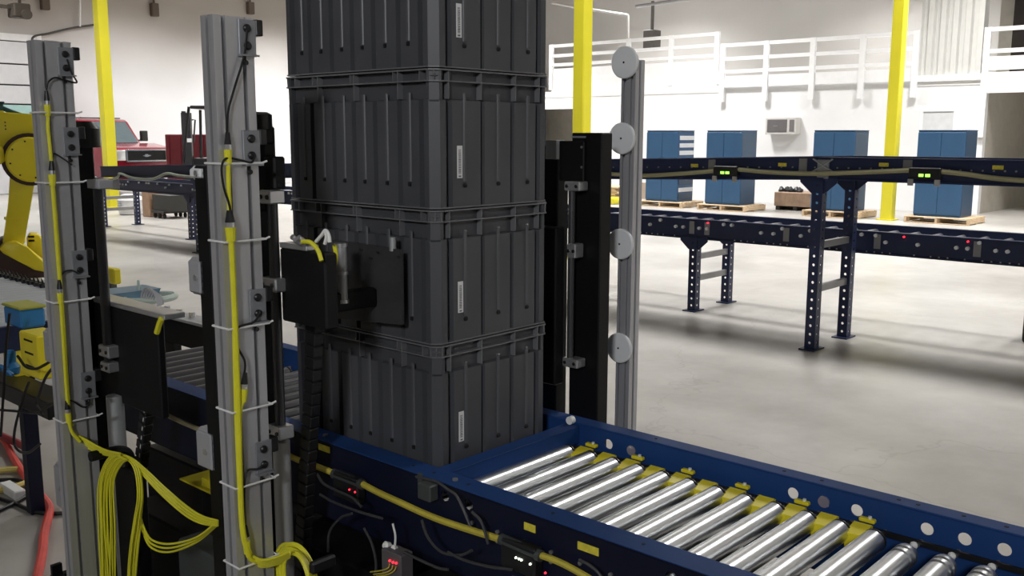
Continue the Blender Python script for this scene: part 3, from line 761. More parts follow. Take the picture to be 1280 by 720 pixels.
yellow_lead('yellow cable starting at the third plug on the far left post', [(75, 366), (76, 380), (80, 440), (84, 500), (88, 535)], SG - .005, .0044)
yellow_lead('yellow cable starting at the lowest plug on the far left post', [(85, 516), (86, 525), (90, 540), (100, 552)], SG - .004, .0046)
plug('sensor_cable', 'thin black cable looping from the topmost sensor of the far left post', 'cable', [(84, 74), (90, 92), (96, 103), (84, 101), (70, 97), (61, 102), (58, 112)], SG, .0022)
plug('sensor_cable', 'thin black cable slanting from the second sensor of the far left post', 'cable', [(90, 206), (80, 199), (68, 192), (65, 198), (64.5, 204)], SG, .0022)
plug('sensor_cable', 'thin black cable curving from the third sensor of the far left post', 'cable', [(98, 342), (90, 338), (80, 340), (75, 348), (75, 354)], SG, .0022)
plug('sensor_cable', 'thin black cable curving from the lowest sensor of the far left post', 'cable', [(111, 492), (112, 505), (104, 509), (92, 502), (85, 500)], SG, .0022)

# hank of yellow cable hung over a black hook, left
th_ = -.40
def pt(pts, t=th_): return [onT(x, y, t) for x, y in pts]
hk = thing('yellow_cable_hank', 'thick hank of yellow cable draped over a black hook, lower left', 'cable hank', onT(150, 720, th_))
for k in range(11):
    x = 124 + k*1.75; j = random.uniform(-1.2, 1.2); i = random.uniform(-1, 1)
    part('strand', MB(cable_y).tube(pt([(152 + k*.8, 571 + k*.4), (140 + k*1.4, 569 + k*.9), (129 + k*1.6, 584 + k*.8), (x - 1 + j, 612), (x + j*1.8, 660), (x + 1 - i*1.5, 720), (x + 2 + j, 770)], th_ - .008*(k % 3)), .0024, 6), hk)
for k in range(8):
    x = 165 + k*2.2; j = random.uniform(-1, 1)
    part('strand', MB(cable_y).tube(pt([(146 + k, 571), (160 + k, 575), (169 + k*.9, 590), (172 + k*.9, 620), (167 + j*1.5 + k*1.3, 650), (161 + j*3 + k*1.4, 700), (157 + k*1.2, 770)], th_ + .008*(k % 3) - .006), .0021, 6), hk)
for k in range(5):
    part('strand', MB(cable_y).tube(pt([(87 + k, 530 + k*2), (93 + k, 541 + k), (108, 550 + k*2.2), (130, 562 + k*1.5), (150, 567 + k)], th_ - .03 + .006*k), .0028, 6), hk)
for k in range(4):
    part('strand', MB(cable_y).tube(pt([(150, 567 + k), (166, 574 + k*1.5), (185, 590 + k*3.4), (205, 609 + k*4), (232, 632 + k*4), (252, 645 + k*3), (272, 651 + k*2)], th_ - .01 + .006*k), .0028, 6), hk)
for k in range(3):
    part('strand', MB(cable_y).tube(pt([(174, 640), (180, 660 + k*4), (190, 675 + k*5), (212, 680 + k*5), (245, 672 + k*3), (272, 652 + k*2)], th_ + .01 + .006*k), .0028, 6), hk)
mb = MB(black_m); p = onT(158, 582, th_ + .0); h0, h1 = onT(166, 600, th_ + .05), onT(143, 600, th_ + .05); mb.box((th_ + .05, h0.y, 0), (th_ + .09, h1.y, onT(155, 586, th_ + .05).z), .004); ym = (h0.y + h1.y)/2; mb.tube([(th_ + .07, ym, p.z - .06), (th_ + .07, ym, p.z - .02), (th_ + .04, ym, p.z), (th_ - .035, ym, p.z + .002)], .014, 8)
solo('cable_hook', mb, 'black upright with hook that carries the yellow cable hank', 'hook', org=(th_, p.y, 0))
# coil of yellow cable, bottom centre
tk = -.40
ck = thing('yellow_cable_coil', 'coil of yellow cable tied up at the foot of the nearest post', 'cable coil', onT(365, 740, tk))
for k in range(14):
    c = onT(370 + random.uniform(-3, 3), 720 + random.uniform(-2, 4), tk + .004*k); a_, b_ = .044 + .0022*k, .047 + .0022*k
    part('strand', MB(cable_y).tube([(c.x, c.y + a_*cos(x), c.z + b_*sin(x)) for x in [2*PI*i/14 + .3 for i in range(15)]], .0032, 6), ck)
for k in range(5):
    part('strand', MB(cable_y).tube(pt([(304 + k, 672 + k*4), (311, 690 + k*2), (326, 700 + k*2), (345, 697 + k*2), (362, 690 + k*1.5)], tk - .02 + .005*k), .0034, 6), ck)
mb = MB(cable_k); p = onT(393, 705, tk); mb.box((tk - .01, p.y - .008, p.z - .02), (tk + .05, p.y + .008, p.z + .006), .004); part('velcro_strap', mb, ck, 'black strap')

# ================================================================== ALONG AND UNDER THE NEAR RAIL
tn = -.105
cable('power_conduit', 'yellow cable along the near rail, from the nearest post to the first dark module', 'cable', [onT(*p, tn) for p in ((345, 560), (362, 570), (378, 577), (396, 583), (424, 594))], .0075, cond_y)
cable('power_conduit', 'yellow cable along the near rail sagging between the two dark modules', 'cable', [onT(*p, tn) for p in ((448, 602), (470, 614), (500, 628), (540, 646), (580, 660), (632, 676))], .0075, cond_y)
cable('power_conduit', 'yellow cable along the near rail right of the second dark module', 'cable', [onT(*p, tn) for p in ((670, 692), (700, 703), (735, 722), (760, 740))], .0068, cond_y)
def module(label, x0, y0, x1, y1, leds):
    A, B = onT(x0, y0, tn), onT(x1, y1, tn)
    r = thing('motor_module', label, 'module', (tn, (A.y + B.y)/2, B.z - .06), 'dark drive modules on the near rail')
    part('housing', MB(blackp_m).box((tn - .012, B.y, (A.z+B.z)/2 - .052), (-.0895, A.y, (A.z+B.z)/2 + .012), .004), r)
    mb = MB(dgrey_m); mb.cyl((tn, A.y + .008, A.z), (tn, B.y - .008, B.z), .0125, 12); part('coupling', mb, r, 'dark cable coupling')
    for m, pts in leds:
        mb = MB(m)
        for px, py in pts: q = onT(px, py, tn - .0125); mb.cyl((tn - .0145, q.y, q.z), (tn - .012, q.y, q.z), .0022, 8)
        part('indicator_light', mb, r)
module('dark drive module with small red lights under the tote stack', 420, 593, 451, 605, ((led_r, ((437, 612), (444, 615))),))
module('dark drive module with a row of pale lights, further right', 630, 675, 673, 694, ((led_w, ((645, 697), (649, 698.5), (652, 700), (663, 705))), (led_r, ((682, 716),))))
# sensor bracket on the rail
q = onT(535, 612, -.10)
sb = thing('rail_sensor', 'small grey sensor box hanging on the near rail below the tote corner', 'sensor', (q.x, q.y, q.z - .03))
part('housing', MB(dgrey_m).box((-.115, q.y - .022, q.z - .022), (-.088, q.y + .02, q.z + .016), .003), sb)
part('bracket', MB(dgrey_m).box((-.09, q.y + .03, q.z - .03), (-.086, q.y + .045, q.z + .025)), sb)
# black boxes added for the shade and dark equipment below the line
mb = MB(black_m); mb.box((-.16, .0, .0), (.42, .66, .80), .006)
solo('shade_machine_box', mb, 'black box added for shade and machinery under the tote stack', 'machine base', org=(.06, .26, 0))
mb = MB(black_m); mb.box((-.16, -1.35, .0), (.44, -.02, .80), .006)
solo('shade_equipment_box', mb, 'low black box added for shade and equipment under the bright rollers', 'cabinet', org=(.1, -.6, 0))
zq = onT(485, 705, -.25).z
ps_ = onT(493, 700, -.20)
pw = thing('power_supply', 'small grey box with three red lights under the near rail', 'power supply', (ps_.x, ps_.y, ps_.z - .06))
part('housing', MB(mat('shaded_dim_grey', (.10, .09, .095), .5)).box((ps_.x, ps_.y - .02, ps_.z - .06), (ps_.x + .038, ps_.y + .045, ps_.z + .014), .003), pw)  # grey dimmed to hold the shade on this part-lit box
mb = MB(led_r)
for px, py in ((487, 701), (491, 703), (495, 704)): q = onT(px, py, ps_.x - .002); mb.cyl((ps_.x - .003, q.y, q.z), (ps_.x + .002, q.y, q.z), .0026, 8)
part('indicator_light', mb, pw, 'three red lights')
for k, (x, y) in enumerate(((487, 705), (491, 707), (495, 708))):
    part('wire', MB(cond_y).tube([onT(x, y, ps_.x - .004), onT(x - 2, y + 5, ps_.x - .012), onT(x - 10, y + 8 + k, ps_.x - .012), onT(x - 24, y + 10 + k, ps_.x - .002)], .0016, 5), pw)
mb = MB(tie_m); q = onT(487, 682, -.175)
mb.lathe(q, (-1, .1, .3), [(0, .008), (.012, .010), (.016, .006)], 12); mb.lathe(q + Vector((0, -.022, .0)), (-1, 0, .4), [(0, .006), (.010, .007)], 10); mb.lathe(q + Vector((0, .002, -.02)), (-1, 0, .2), [(0, .008), (.012, .009)], 12)
mb.tube([q + Vector((0, -.018, .004)), q + Vector((0, -.02, .03)), q + Vector((0, -.012, .055))], .0025, 6)
solo('air_fitting', mb, 'cluster of small white air fittings below the near rail', 'fitting')
loops = [[(396, 592), (404, 604), (418, 612), (440, 622), (452, 634)], [(520, 596), (545, 602), (560, 612), (572, 622), (588, 658)], [(400, 618), (418, 628), (450, 640), (478, 648)],
         [(527, 650), (535, 672), (552, 690), (575, 694), (590, 688)], [(410, 690), (412, 665), (425, 648), (440, 642)], [(505, 690), (525, 700), (548, 710), (560, 712)], [(455, 660), (465, 680), (470, 705), (468, 730)],
         [(560, 690), (580, 700), (610, 708), (640, 712)], [(590, 640), (600, 650), (606, 664), (610, 680)], [(724, 700), (736, 706), (748, 716), (756, 730)]]
where = ['curling down from the first dark module', 'arching from the small grey sensor box to the yellow cable', 'crossing below the first dark module', 'hanging in a deep loop left of the second dark module', 'bending up beside the near cable chain', 'lying below the white air fittings',
         'dropping left of the red-lit grey box', 'running to the red-lit end of the second module', 'dropping behind the sagging yellow cable', 'leaving the large yellow label']
for k, (l, wh) in enumerate(zip(loops, where)):
    cable('black_cable', 'dark cable ' + wh, 'cable', [onT(x, y, -.13 if k in (1, 8, 9) else -.168 - .008*(k % 3)) for x, y in l], .0032, mat('dark_grey_cable', (.045, .045, .048), .4))

# ================================================================== LEFT: ROLLER TABLE, ROBOT, CONTROLLERS
rt = thing('roller_table', 'pale roller table in front of the yellow robot, at the left edge', 'roller table', (.25, 3.4, 0))
e0 = onZ(62, 397, 1.0); S0_, S1_ = e0.y, e0.y + 1.9
for k in range(23):
    s = S0_ + .06 + k*.08
    mb = MB(mat('zinc_roller_pale', (.60, .64, .67), .35, .35, var=.05)); mb.lathe((-.04, s, .972), (1, 0, 0), [(0, .024), (.004, .0285), (.596, .0285), (.6, .024)], 16); part('roller', mb, rt)
part('side_rail', MB(dblue_m).box((.56, S0_, .86), (.60, S1_, 1.0), .003), rt); part('side_rail', MB(dblue_m).box((-.08, S0_, .86), (-.045, S1_, .985), .003), rt)
part('end_rail', MB(dblue_m).box((-.08, S0_ - .03, .88), (.60, S0_, .99), .003), rt)
mb = MB(blackp_m)
for k in range(34):
    s = S0_ + .05 + k*.055; mb.box((.555, s - .014, 1.0), (.60, s + .016, 1.016), .003); mb.cyl((.58, s, 1.01), (.565, s - .012, 1.045), .006, 6, .002)
part('spiked_chain', mb, rt, 'black chain with upright spikes')
f = onZ(46, 640, 0)
for s in (f.y, S1_ - .1):
    o = part('leg', MB(MATS['shaded_rail_navy']).box((f.x - .035, s - .03, 0), (f.x + .03, s + .03, .88), .004), rt)
    part('leg', MB(dblue_m).box((.53, s - .03, 0), (.59, s + .03, .88), .004), rt)
bx = thing('blue_tray', 'light blue tray at the end of the roller table behind the black lift', 'tray', (.45, S0_ + .05, 1.0))
a = onZ(128, 384, 1.0); b = onZ(164, 380, 1.0)
part('bowl', MB(mat('grey_blue_plastic', (.13, .24, .34), .4)).prism([(0, 0), (.30, 0), (.33, .05), (-.03, .05)], lambda u, v, w_: (a.x - .02 + u, a.y + .05 + w_, 1.0 + v), -.02, .16), bx)
p = onZ(188, 376, 1.0); mb = MB(mat('pale_green_rubber', (.50, .60, .55), .5)); mb.tube([(p.x + .12*cos(x), p.y + .09*sin(x), 1.015) for x in [2*PI*i/12 for i in range(13)]], .016, 8)
mb.tube([(p.x - .03, p.y + .05, .93), (p.x - .03, p.y + .05, 1.10)], .007, 8, False)
solo('strap_roll', mb, 'pale green rubber ring beside the coil of air hoses', 'strap')
# black side frame with leg
A, B = onT(205, 390, .67), onT(262, 401, .67)
sf_ = thing('side_frame', 'black side frame with one leg beyond the dark rollers', 'frame', (.67, A.y, 0))
part('beam', MB(black_m).box((.65, B.y - .3, A.z - .13), (.69, A.y + .02, A.z), .004), sf_)
l0, l1 = onT(222, 430, .67), onT(208, 430, .67); part('leg', MB(black_m).box((.65, l0.y, 0), (.69, l1.y, A.z - .13), .003), sf_)
mb = MB(alud_m); mb.box((.60, B.y - .3, A.z), (.70, A.y + .02, A.z + .012), .002); mb.use(silver_m)
for k in range(6): mb.cyl((.66, A.y - .05 - k*.11, A.z + .01), (.66, A.y - .05 - k*.11, A.z + .035), .014, 10)
part('top_strip', mb, sf_, 'grey strip with small bright fittings')
# grey enclosures fixed to the black column
def enclosure(label, x0, y0, x1, y1, t, d=.12, m=None):
    A, B = onT(x0, y0, t), onT(x1, y1, t)
    r = thing('grey_enclosure', label, 'electrical box', (t, (A.y+B.y)/2, B.z), 'grey electrical boxes')
    part('housing', MB(m or grey_m).box((t, B.y, B.z), (t + d, A.y, A.z), .006), r)
    part('lid', MB(m or grey_m).box((t - .008, B.y + .006, B.z + .006), (t, A.y - .006, A.z - .006), .004), r)
    mb = MB(silver_m); mb.cyl((t - .012, (A.y*.35+B.y*.65), (A.z+B.z)/2), (t - .008, (A.y*.35+B.y*.65), (A.z+B.z)/2), .007, 10); part('lid_screw', mb, r)
    return r
enclosure('pale grey box half way up, left of the nearest post', 236, 321, 256, 371, tt - .02)
enclosure('small pale grey box on top of the thin black column', 238, 207, 256, 226, tt - .02, .08, refl_m)
enclosure('grey electrical box with one bright screw low beside the nearest post', 246, 533, 270, 592, tt - .02)
enclosure('grey electrical box low behind the far left post, near the floor', 68, 577, 84, 640, tt + .1)
enclosure('grey electrical box behind the far left post, beside the yellow controllers', 55, 410, 72, 458, tt + .1)
# dark junk on the floor below the line
def floor_box(name, label, cat, x0, x1, ytop, t, d, m, z0=None, h=None):
    A, B = onT(x0, ytop, t), onT(x1, ytop, t); zt = (A.z + B.z)/2
    return solo(name, MB(m).box((t, B.y, 0 if h is None else zt - h), (t + d, A.y, zt), .006), label, cat)
floor_box('transformer_box', 'grey green box on the floor left of the nearest post foot', 'box', 222, 285, 690, -.27, .08, dgrey_m)
floor_box('cable_duct', 'long black duct lying low behind the yellow cables', 'duct', 160, 262, 655, -.18, .10, black_m)
floor_box('drive_box', 'flat black box under the dark blue upstream rail', 'box', 182, 252, 572, .0, .30, black_m)
a, b = onT(224, 596, -.12), onT(272, 616, -.12)
yb = thing('yellow_bracket', 'yellow bent sheet bracket beside the low grey electrical box', 'bracket', (-.12, (a.y+b.y)/2, 0))
part('sheet', MB(yel_m).box((-.12, b.y, b.z), (-.114, (a.y*.4 + b.y*.6), a.z + .03), .001), yb); part('flange', MB(yel_m).box((-.12, b.y, a.z - .01), (-.02, a.y, a.z - .004), .001), yb)
part('upright', MB(yel_m).box((-.03, b.y, 0), (-.024, b.y + .06, a.z - .01)), yb)
cable('power_conduit', 'dull yellow conduit along the dark upstream rail, left of the nearest post', 'cable', [onT(*p, -.105) for p in ((148, 490), (170, 502), (200, 515), (228, 528), (252, 538))], .007, mat('dull_conduit', (.34, .30, .17), .5))  # duller yellow than the other conduits on this rail
mb = MB(black_m); p = onZ(75, 716, 0); p2 = onT(75, 716, -.36)
mb.box((-.37, p2.y - .06, 0), (-.31, p2.y + .05, p2.z - .02)); mb.box((-.37, p2.y - .06, p2.z - .02), (-.34, p2.y - .045, p2.z + .02)); mb.box((-.37, p2.y + .03, p2.z - .02), (-.34, p2.y + .045, p2.z + .015))
solo('fork_bracket', mb, 'small black forked bracket at the foot of the far left post', 'bracket')

# ---- yellow controllers on the table leg
tc_ = .0
yc = thing('yellow_controller', 'yellow controller box with dark slots, right of its twin on the table leg', 'controller', onT(36, 478, tc_), 'yellow controllers')
def ybox(root, x0, y0, x1, y1, t, d):
    A, B = onT(x0, y0, t), onT(x1, y1, t)
    part('housing', MB(robot_m).box((t, B.y, B.z), (t + d, A.y, A.z), .006), root)
    mb = MB(hole_m)
    for f in (.16, .45, .75): zz = A.z + (B.z - A.z)*f; mb.box((t - .001, B.y + (A.y-B.y)*.25, zz - .004), (t + .0005, B.y + (A.y-B.y)*.72, zz + .004))
    part('slot', mb, root, 'dark slots')
ybox(yc, 23, 413, 50, 476, tc_, .10)
yc2 = thing('yellow_controller', 'yellow controller box at the left edge, half behind its twin', 'controller', onT(12, 474, tc_ + .06), 'yellow controllers')
ybox(yc2, 1, 411, 20, 474, tc_ + .06, .10)
A, B = onT(10, 381, tc_ + .05), onT(33, 411, tc_ + .05)
bb = thing('blue_valve', 'blue box with a yellowish lid standing above the yellow controllers', 'valve box', (tc_ + .05, (A.y+B.y)/2, B.z))
part('housing', MB(lblue_m).box((tc_ + .03, B.y, B.z), (tc_ + .13, A.y, A.z), .008), bb); part('lid', MB(mat('olive_lid', (.45, .46, .08), .5)).box((tc_ + .025, B.y - .005, A.z), (tc_ + .135, A.y + .005, A.z + .012), .004), bb)
A, B = onT(9, 445, tc_ - .01), onT(26, 470, tc_ - .01); mb = MB(lblue_m)
mb.lathe((tc_ - .02, (A.y+B.y)/2, B.z), (0, 0, 1), [(0, .03), (.03, .035), (.05, .02), (.09, .022), (.10, .012)], 12); mb.tube([(tc_ - .04, A.y, B.z + .01), (tc_ - .06, (A.y+B.y)/2, B.z + .04), (tc_ - .04, B.y, B.z + .01)], .008, 6)
solo('blue_coupling', mb, 'crumpled blue hose coupling between the yellow controllers', 'coupling')
A, B = onT(-20, 480, tc_ + .02), onT(72, 498, tc_ + .02)
mt_ = thing('mounting_beam', 'dark grey beam under the yellow controllers', 'beam', (tc_ + .05, (A.y + B.y)/2, B.z))
part('beam', MB(blackp_m).box((tc_ - .02, B.y, B.z - .01), (tc_ + .10, A.y, A.z), .004), mt_)
for k, (l, wh) in enumerate((([(12, 392), (8, 430), (5, 480), (1, 545)], 'hanging down left of the yellow controllers'), ([(22, 445), (32, 458), (44, 461), (56, 456), (68, 448)], 'sagging across the front of the yellow controller'),
                             ([(70, 455), (58, 470), (50, 490), (46, 505), (54, 520)], 'looping below the yellow controller'), ([(-5, 512), (20, 514), (45, 516), (60, 508), (78, 498)], 'running level below the mounting beam'), ([(36, 478), (28, 500), (18, 540), (20, 560), (34, 566), (50, 555)], 'curling around the blue table leg'))):
    cable('black_cable', 'black cable ' + wh, 'cable', [onT(x, y, tc_ - .06) for x, y in l], .0055, cable_k)
# ---- hoses and cables on the floor
fl = lambda pts, z: [onZ(x, y, z) for x, y in pts]
cable('red_hose', 'red air hose snaking over the floor at the left edge', 'hose', fl([(-10, 530), (8, 555), (20, 578), (36, 602), (50, 618), (62, 634), (60, 648), (55, 668), (53, 690), (46, 724), (42, 745)], .02), .020, hose_r, 9)
cable('red_hose', 'short dark red hose end beside the blue table leg', 'hose', fl([(2, 545), (18, 552), (30, 558), (40, 566)], .06), .022, mat('dark_red_hose', (.28, .03, .04), .5), 9)
mb = MB(mat('pale_yellow_hose', (.62, .50, .14), .5)); c = onZ(0, 600, .02); mb.tube([(c.x + .16*cos(x), c.y + .16*sin(x), .02) for x in [2*PI*i/14 for i in range(15)]], .017, 8)
solo('yellow_hose_ring', mb, 'ring of pale yellow hose on the floor at the left edge', 'hose')
for l, wh in (([(-5, 622), (20, 630), (45, 640), (70, 642), (100, 640)], 'lying straight under the table leg'), ([(-5, 640), (12, 632), (30, 622), (40, 612)], 'slanting beside the white power strip'), ([(-4, 600), (20, 600), (40, 606)], 'crossing the pale yellow hose ring')):
    cable('floor_cable', 'black floor cable ' + wh, 'cable', fl(l, .012), .010, cable_k)
mb = MB(tie_m); a = onZ(16, 618, 0); mb.box((a.x - .03, a.y - .10, 0), (a.x + .03, a.y + .10, .045), .006); solo('power_strip', mb, 'small white power strip on the floor near the red hose', 'power strip')

# ---- robot arm; its own frame: x to the right of the view, y away, z up
tb = 1.25
pb = onT(30, 340, tb); wb = M0 @ pb; dist = wb.y; kx = dist*1.0/F_PX
yaw = math.atan2(-wb.x, wb.y)
RM = Matrix.Translation((wb.x, wb.y, 0)) @ Matrix.Rotation(yaw, 4, 'Z')
rob = thing('robot_arm', 'large yellow industrial robot arm at the left edge behind the roller table', 'robot', mw=RM)
sc_ = (wb - Vector((0, 0, HC))).length / math.hypot(F_PX, 30 - 640)*1.0
def rp(px, py, y=0): return Vector(((px - 30)*sc_*.95, y, pb.z + (340 - py)*sc_))
def rpoly(pts): return [(rp(x, y).x, rp(x, y).z) for x, y in pts]
def rprism(name, pts, y0, y1, m, label=None, bev=.012):
    mb = MB(m); mb.prism(rpoly(pts), lambda u, v, w_: (u, w_, v), y0, y1)
    if bev:
        r_ = bmesh.ops.bevel(mb.bm, geom=[e for e in mb.bm.edges], offset=bev, segments=2, profile=.5, affect='EDGES')
    return part(name, mb, rob, label)
rprism('pedestal', [(-8, 420), (-6, 346), (56, 346), (60, 420)], -.18, .22, white_m, 'white pedestal block')
mb = MB(white_m); mb.box((rp(-10, 0).x, -.25, 0), (rp(62, 0).x, .3, rp(0, 418).z), .01); part('pedestal_foot', mb, rob, 'white lower pedestal')
rprism('base_casting', [(-14, 347), (-14, 322), (-2, 300), (12, 296), (42, 322), (56, 332), (57, 347)], -.10, .22, robotd_m, 'base casting coloured dark brown as the shade under the shoulder')  # brown stands for the shadow beneath the yellow shoulder
rprism('shoulder', [(4, 306), (11, 298), (24, 297), (36, 306), (58, 328), (57, 338), (42, 334), (24, 322), (8, 312)], -.20, -.08, robot_m)
rprism('counterweight', [(37, 332), (36, 300), (40, 293), (50, 294), (57, 304), (58, 332)], .02, .2, robot_m)
mb = MB(hole_m)
for y in (296.5, 301.5): a = rp(38, y); mb.box((a.x, .017, a.z - .007), (a.x + .04, .022, a.z + .007))
part('connector_port', mb, rob, 'black connector openings')
lower = rprism('lower_arm', [(8, 300), (11, 288), (20, 255), (24, 205), (30, 184), (52, 178), (72, 186), (66, 212), (49, 222), (44, 255), (36, 288), (34, 302)], -.16, .02, robot_m)
mb = MB(robot_m); mb.box((rp(12, 0).x, -.165, rp(0, 271).z - .004), (rp(38, 0).x, .025, rp(0, 271).z + .004)); part('cover_seam', mb, rob)
e = rp(47, 200, -.2); mb = MB(robotd_m); mb.cyl(e + Vector((0, .03, 0)), e + Vector((0, .16, 0)), 31.5*sc_, 32); part('joint_gap', mb, rob, 'dark joint gap')
mb = MB(robot_m); mb.lathe(e + Vector((0, .06, 0)), (0, -1, 0), [(0, 27*sc_), (.06, 27*sc_), (.075, 25*sc_), (.08, 10*sc_)], 32)
mb.use(hole_m)
for k in range(8): a = 2*PI*k/8 + .2; mb.cyl(e + Vector((22*sc_*cos(a), -.012, 22*sc_*sin(a))), e + Vector((22*sc_*cos(a), -.022, 22*sc_*sin(a))), .006, 8)
part('elbow_cover', mb, rob)
rprism('forearm', [(-10, 182), (-6, 158), (3, 148), (22, 144), (60, 146), (74, 158), (72, 178), (40, 182), (16, 190), (4, 192)], -.14, .12, robot_m)
rprism('upper_housing', [(4, 152), (6, 143), (22, 142), (24, 152)], -.12, .1, robot_m)
a = rp(-3, 164, -.14); mb = MB(robotd_m); mb.cyl(a + Vector((0, -.05, 0)), a + Vector((0, .02, 0)), 13*sc_, 22); mb.cyl(a + Vector((0, -.06, 0)), a + Vector((0, -.05, 0)), 8*sc_, 18); part('wrist_motor', mb, rob, 'dark brown motor disc')
rprism('wrist', [(-8, 196), (-6, 180), (6, 178), (18, 186), (19, 202), (10, 208), (-4, 206)], -.18, -.06, robot_m)
a = rp(4, 186, -.19); mb = MB(blackp_m); mb.cyl(a, a + Vector((0, -.02, 0)), 5*sc_, 14); part('wrist_bolt', mb, rob)
mb = MB(teal_m); mb.tube([rp(-14, 143, .0), rp(4, 140, .0), rp(17, 138, 0), rp(30, 143, 0), rp(46, 149, 0)], .016, 8); mb.tube([rp(17, 146, 0), rp(17, 132, 0)], .026, 8, False)
mb.box((rp(12, 0).x, -.03, rp(0, 134).z), (rp(23, 0).x, .03, rp(0, 131).z), .004)
part('hose_bracket', mb, rob, 'dark teal hose bracket')
mb = MB(hole_m)
for x, y in ((11, 158), (22, 156), (22, 160), (22, 164), (14, 171), (9, 161)): p = rp(x, y, -.142); mb.cyl(p, p + Vector((0, .004, 0)), .005, 8)
part('casting_marks', mb, rob)
# emergency stop station
tq = 1.3; A, B = onT(114, 331, tq), onT(143, 356, tq)
es = thing('emergency_stop', 'yellow emergency stop box with red button on a stand, behind the left lift', 'switch', (tq, (A.y+B.y)/2, 0))
part('housing', MB(yel_m).box((tq, B.y, B.z), (tq + .05, A.y, A.z), .008), es)
p = onT(121, 331, tq + .02); mb = MB(mat('red_button', (.6, .02, .02), .35)); mb.lathe((tq + .025, p.y, A.z - .002), (0, 0, 1), [(0, .02), (.02, .02), (.022, .042), (.045, .042), (.06, .03), (.064, .01)], 16); part('button', mb, es, 'red mushroom button')
part('stand', MB(dgrey_m).box((tq + .04, (A.y+B.y)/2 - .02, .0), (tq + .08, (A.y+B.y)/2 + .02, B.z)), es)

# ================================================================== BACKGROUND CONVEYORS
def bg_conveyor(label, t0, t1, profile, hrail, legs, pitch, s_far, dots=True, rolls=True):
    """profile: [(s, ztop)...] piecewise along the line"""
    r = thing('roller_conveyor', label, 'conveyor', ((t0+t1)/2, profile[0][0], 0), 'long blue conveyors across the hall')
    for t, d in ((t0, -1), (t1, 1)):
        mb = MB(dblue_m)
        for (sa, za), (sb, zb) in zip(profile, profile[1:]):
            mb.prism([(sa, za - hrail), (sb, zb - hrail), (sb, zb), (sa, za)], lambda u, v, w_: (t + w_, u, v), -.02, .02)
            mb.prism([(sa, za - .012), (sb, zb - .012), (sb, zb), (sa, za)], lambda u, v, w_: (t + w_, u, v), min(0, d*.045), max(0, d*.045))
            mb.prism([(sa, za - hrail), (sb, zb - hrail), (sb, zb - hrail + .012), (sa, za - hrail + .012)], lambda u, v, w_: (t + w_, u, v), min(0, d*.045), max(0, d*.045))
        part('side_rail', mb, r)
    def zat(s):
        for (sa, za), (sb, zb) in zip(profile, profile[1:]):
            if sa <= s <= sb: return za + (zb - za)*(s - sa)/(sb - sa)
        return profile[-1][1]
    if rolls:
        s = profile[0][0] + .1; k = 0
        while s < s_far and k < 99:
            part('roller', MB(oldroll_m).cyl((t0 + .02, s, zat(s) - .07), (t1 - .02, s, zat(s) - .07), .028, 10), r); s += pitch; k += 1
    else:
        mb = MB(belt_m)
        for (sa, za), (sb, zb) in zip(profile, profile[1:]): mb.prism([(sa, za - .05), (sb, zb - .05), (sb, zb - .02), (sa, za - .02)], lambda u, v, w_: (w_, u, v), t0 + .02, t1 - .02)
        part('belt', mb, r)
    for s in legs:
        zt = zat(s) - hrail
        for t in (t0, t1):
            mb = MB(dblue_m); w_ = .045
            n = max(3, int(zt/.075))
            mb.plate(lambda u, v, w2: (t + v, s + w2 - .045, u), (0, zt + .02), (-w_, w_), [(.06 + (zt - .1)*k/(n - 1), 0, .012) for k in range(n)], .006, 8)
            mb.plate(lambda u, v, w2: (t - w_ + w2, s + v, u), (0, zt + .02), (-.045, .045), [(.06 + (zt - .1)*k/(n - 1), 0, .012) for k in range(n)], .006, 8)
            o = part('leg', mb, r)
            part('foot', MB(dblue_m).box((t - .10, s - .07, 0), (t + .10, s + .07, .012)), o)
            part('gusset', MB(dblue_m).prism([(-.16, 0), (.16, 0), (.16, -.05), (.06, -.14), (-.06, -.14), (-.16, -.05)], lambda u, v, w2: (t - .03 + w2, s + u, zt + .03 + v), -.004, .004), o)
        for f in (.45, .75) if zt < 1.2 else (.36, .62): part('cross_brace', MB(steel_m).box((t0 + .04, s - .02, zt*f - .03), (t1 - .04, s + .02, zt*f + .03), .003), r, 'dull grey cross brace')
    return r, zat
U, uz = bg_conveyor('upper blue conveyor with a sagging cable, sloping gently away across the hall', 6.17, 6.83, [(-5.5, 1.632), (1.9, 1.627), (14.95, 1.245)], .19, (-3.4, 1.89, 5.4, 8.6, 11.8), .2, 0, rolls=False)
Lw, lz = bg_conveyor('lower blue conveyor with rows of white bolts, behind the upper one', 7.06, 7.74, [(-5.5, .955), (17.2, .955)], .205, (-3.5, 3.6, 8.0, 13.6, 16.9), .2, 14.4)
# bolts, splice plates and labels of the lower conveyor
rng = random.Random(11); mb = MB(white_m); s = -1.2
while s < 16.5:
    if rng.random() < .72:
        z = .955 - .035 - (.055 if rng.random() < .55 else 0); mb.cyl((7.012, s, z), (7.04, s, z), .017, 8)
    s += rng.choice((.09, .13, .19))
mb.use(led_r)
for px in (885, 1130, 1210): q = onT(px, 265 + .0724*(px - 755) + 4, 7.03); mb.cyl((7.02, q.y, q.z), (7.035, q.y, q.z), .008, 8)
part('bolts', mb, Lw, 'white round bolt heads and small red lights')
mb = MB(steel_m)
for px in (865, 884, 983, 1097, 1222): q = onT(px, 262 + .088*(px - 755), 7.03); mb.box((7.033, q.y - .03, .80), (7.037, q.y + .03, .93)); 
part('splice_plate', mb, Lw)
mb = MB(silver_m); s = -1.2
while s < 7:
    if rng.random() < .6: mb.cyl((7.036, s, .768), (7.041, s, .768), .008, 6)
    s += .07
part('rivets', mb, Lw)
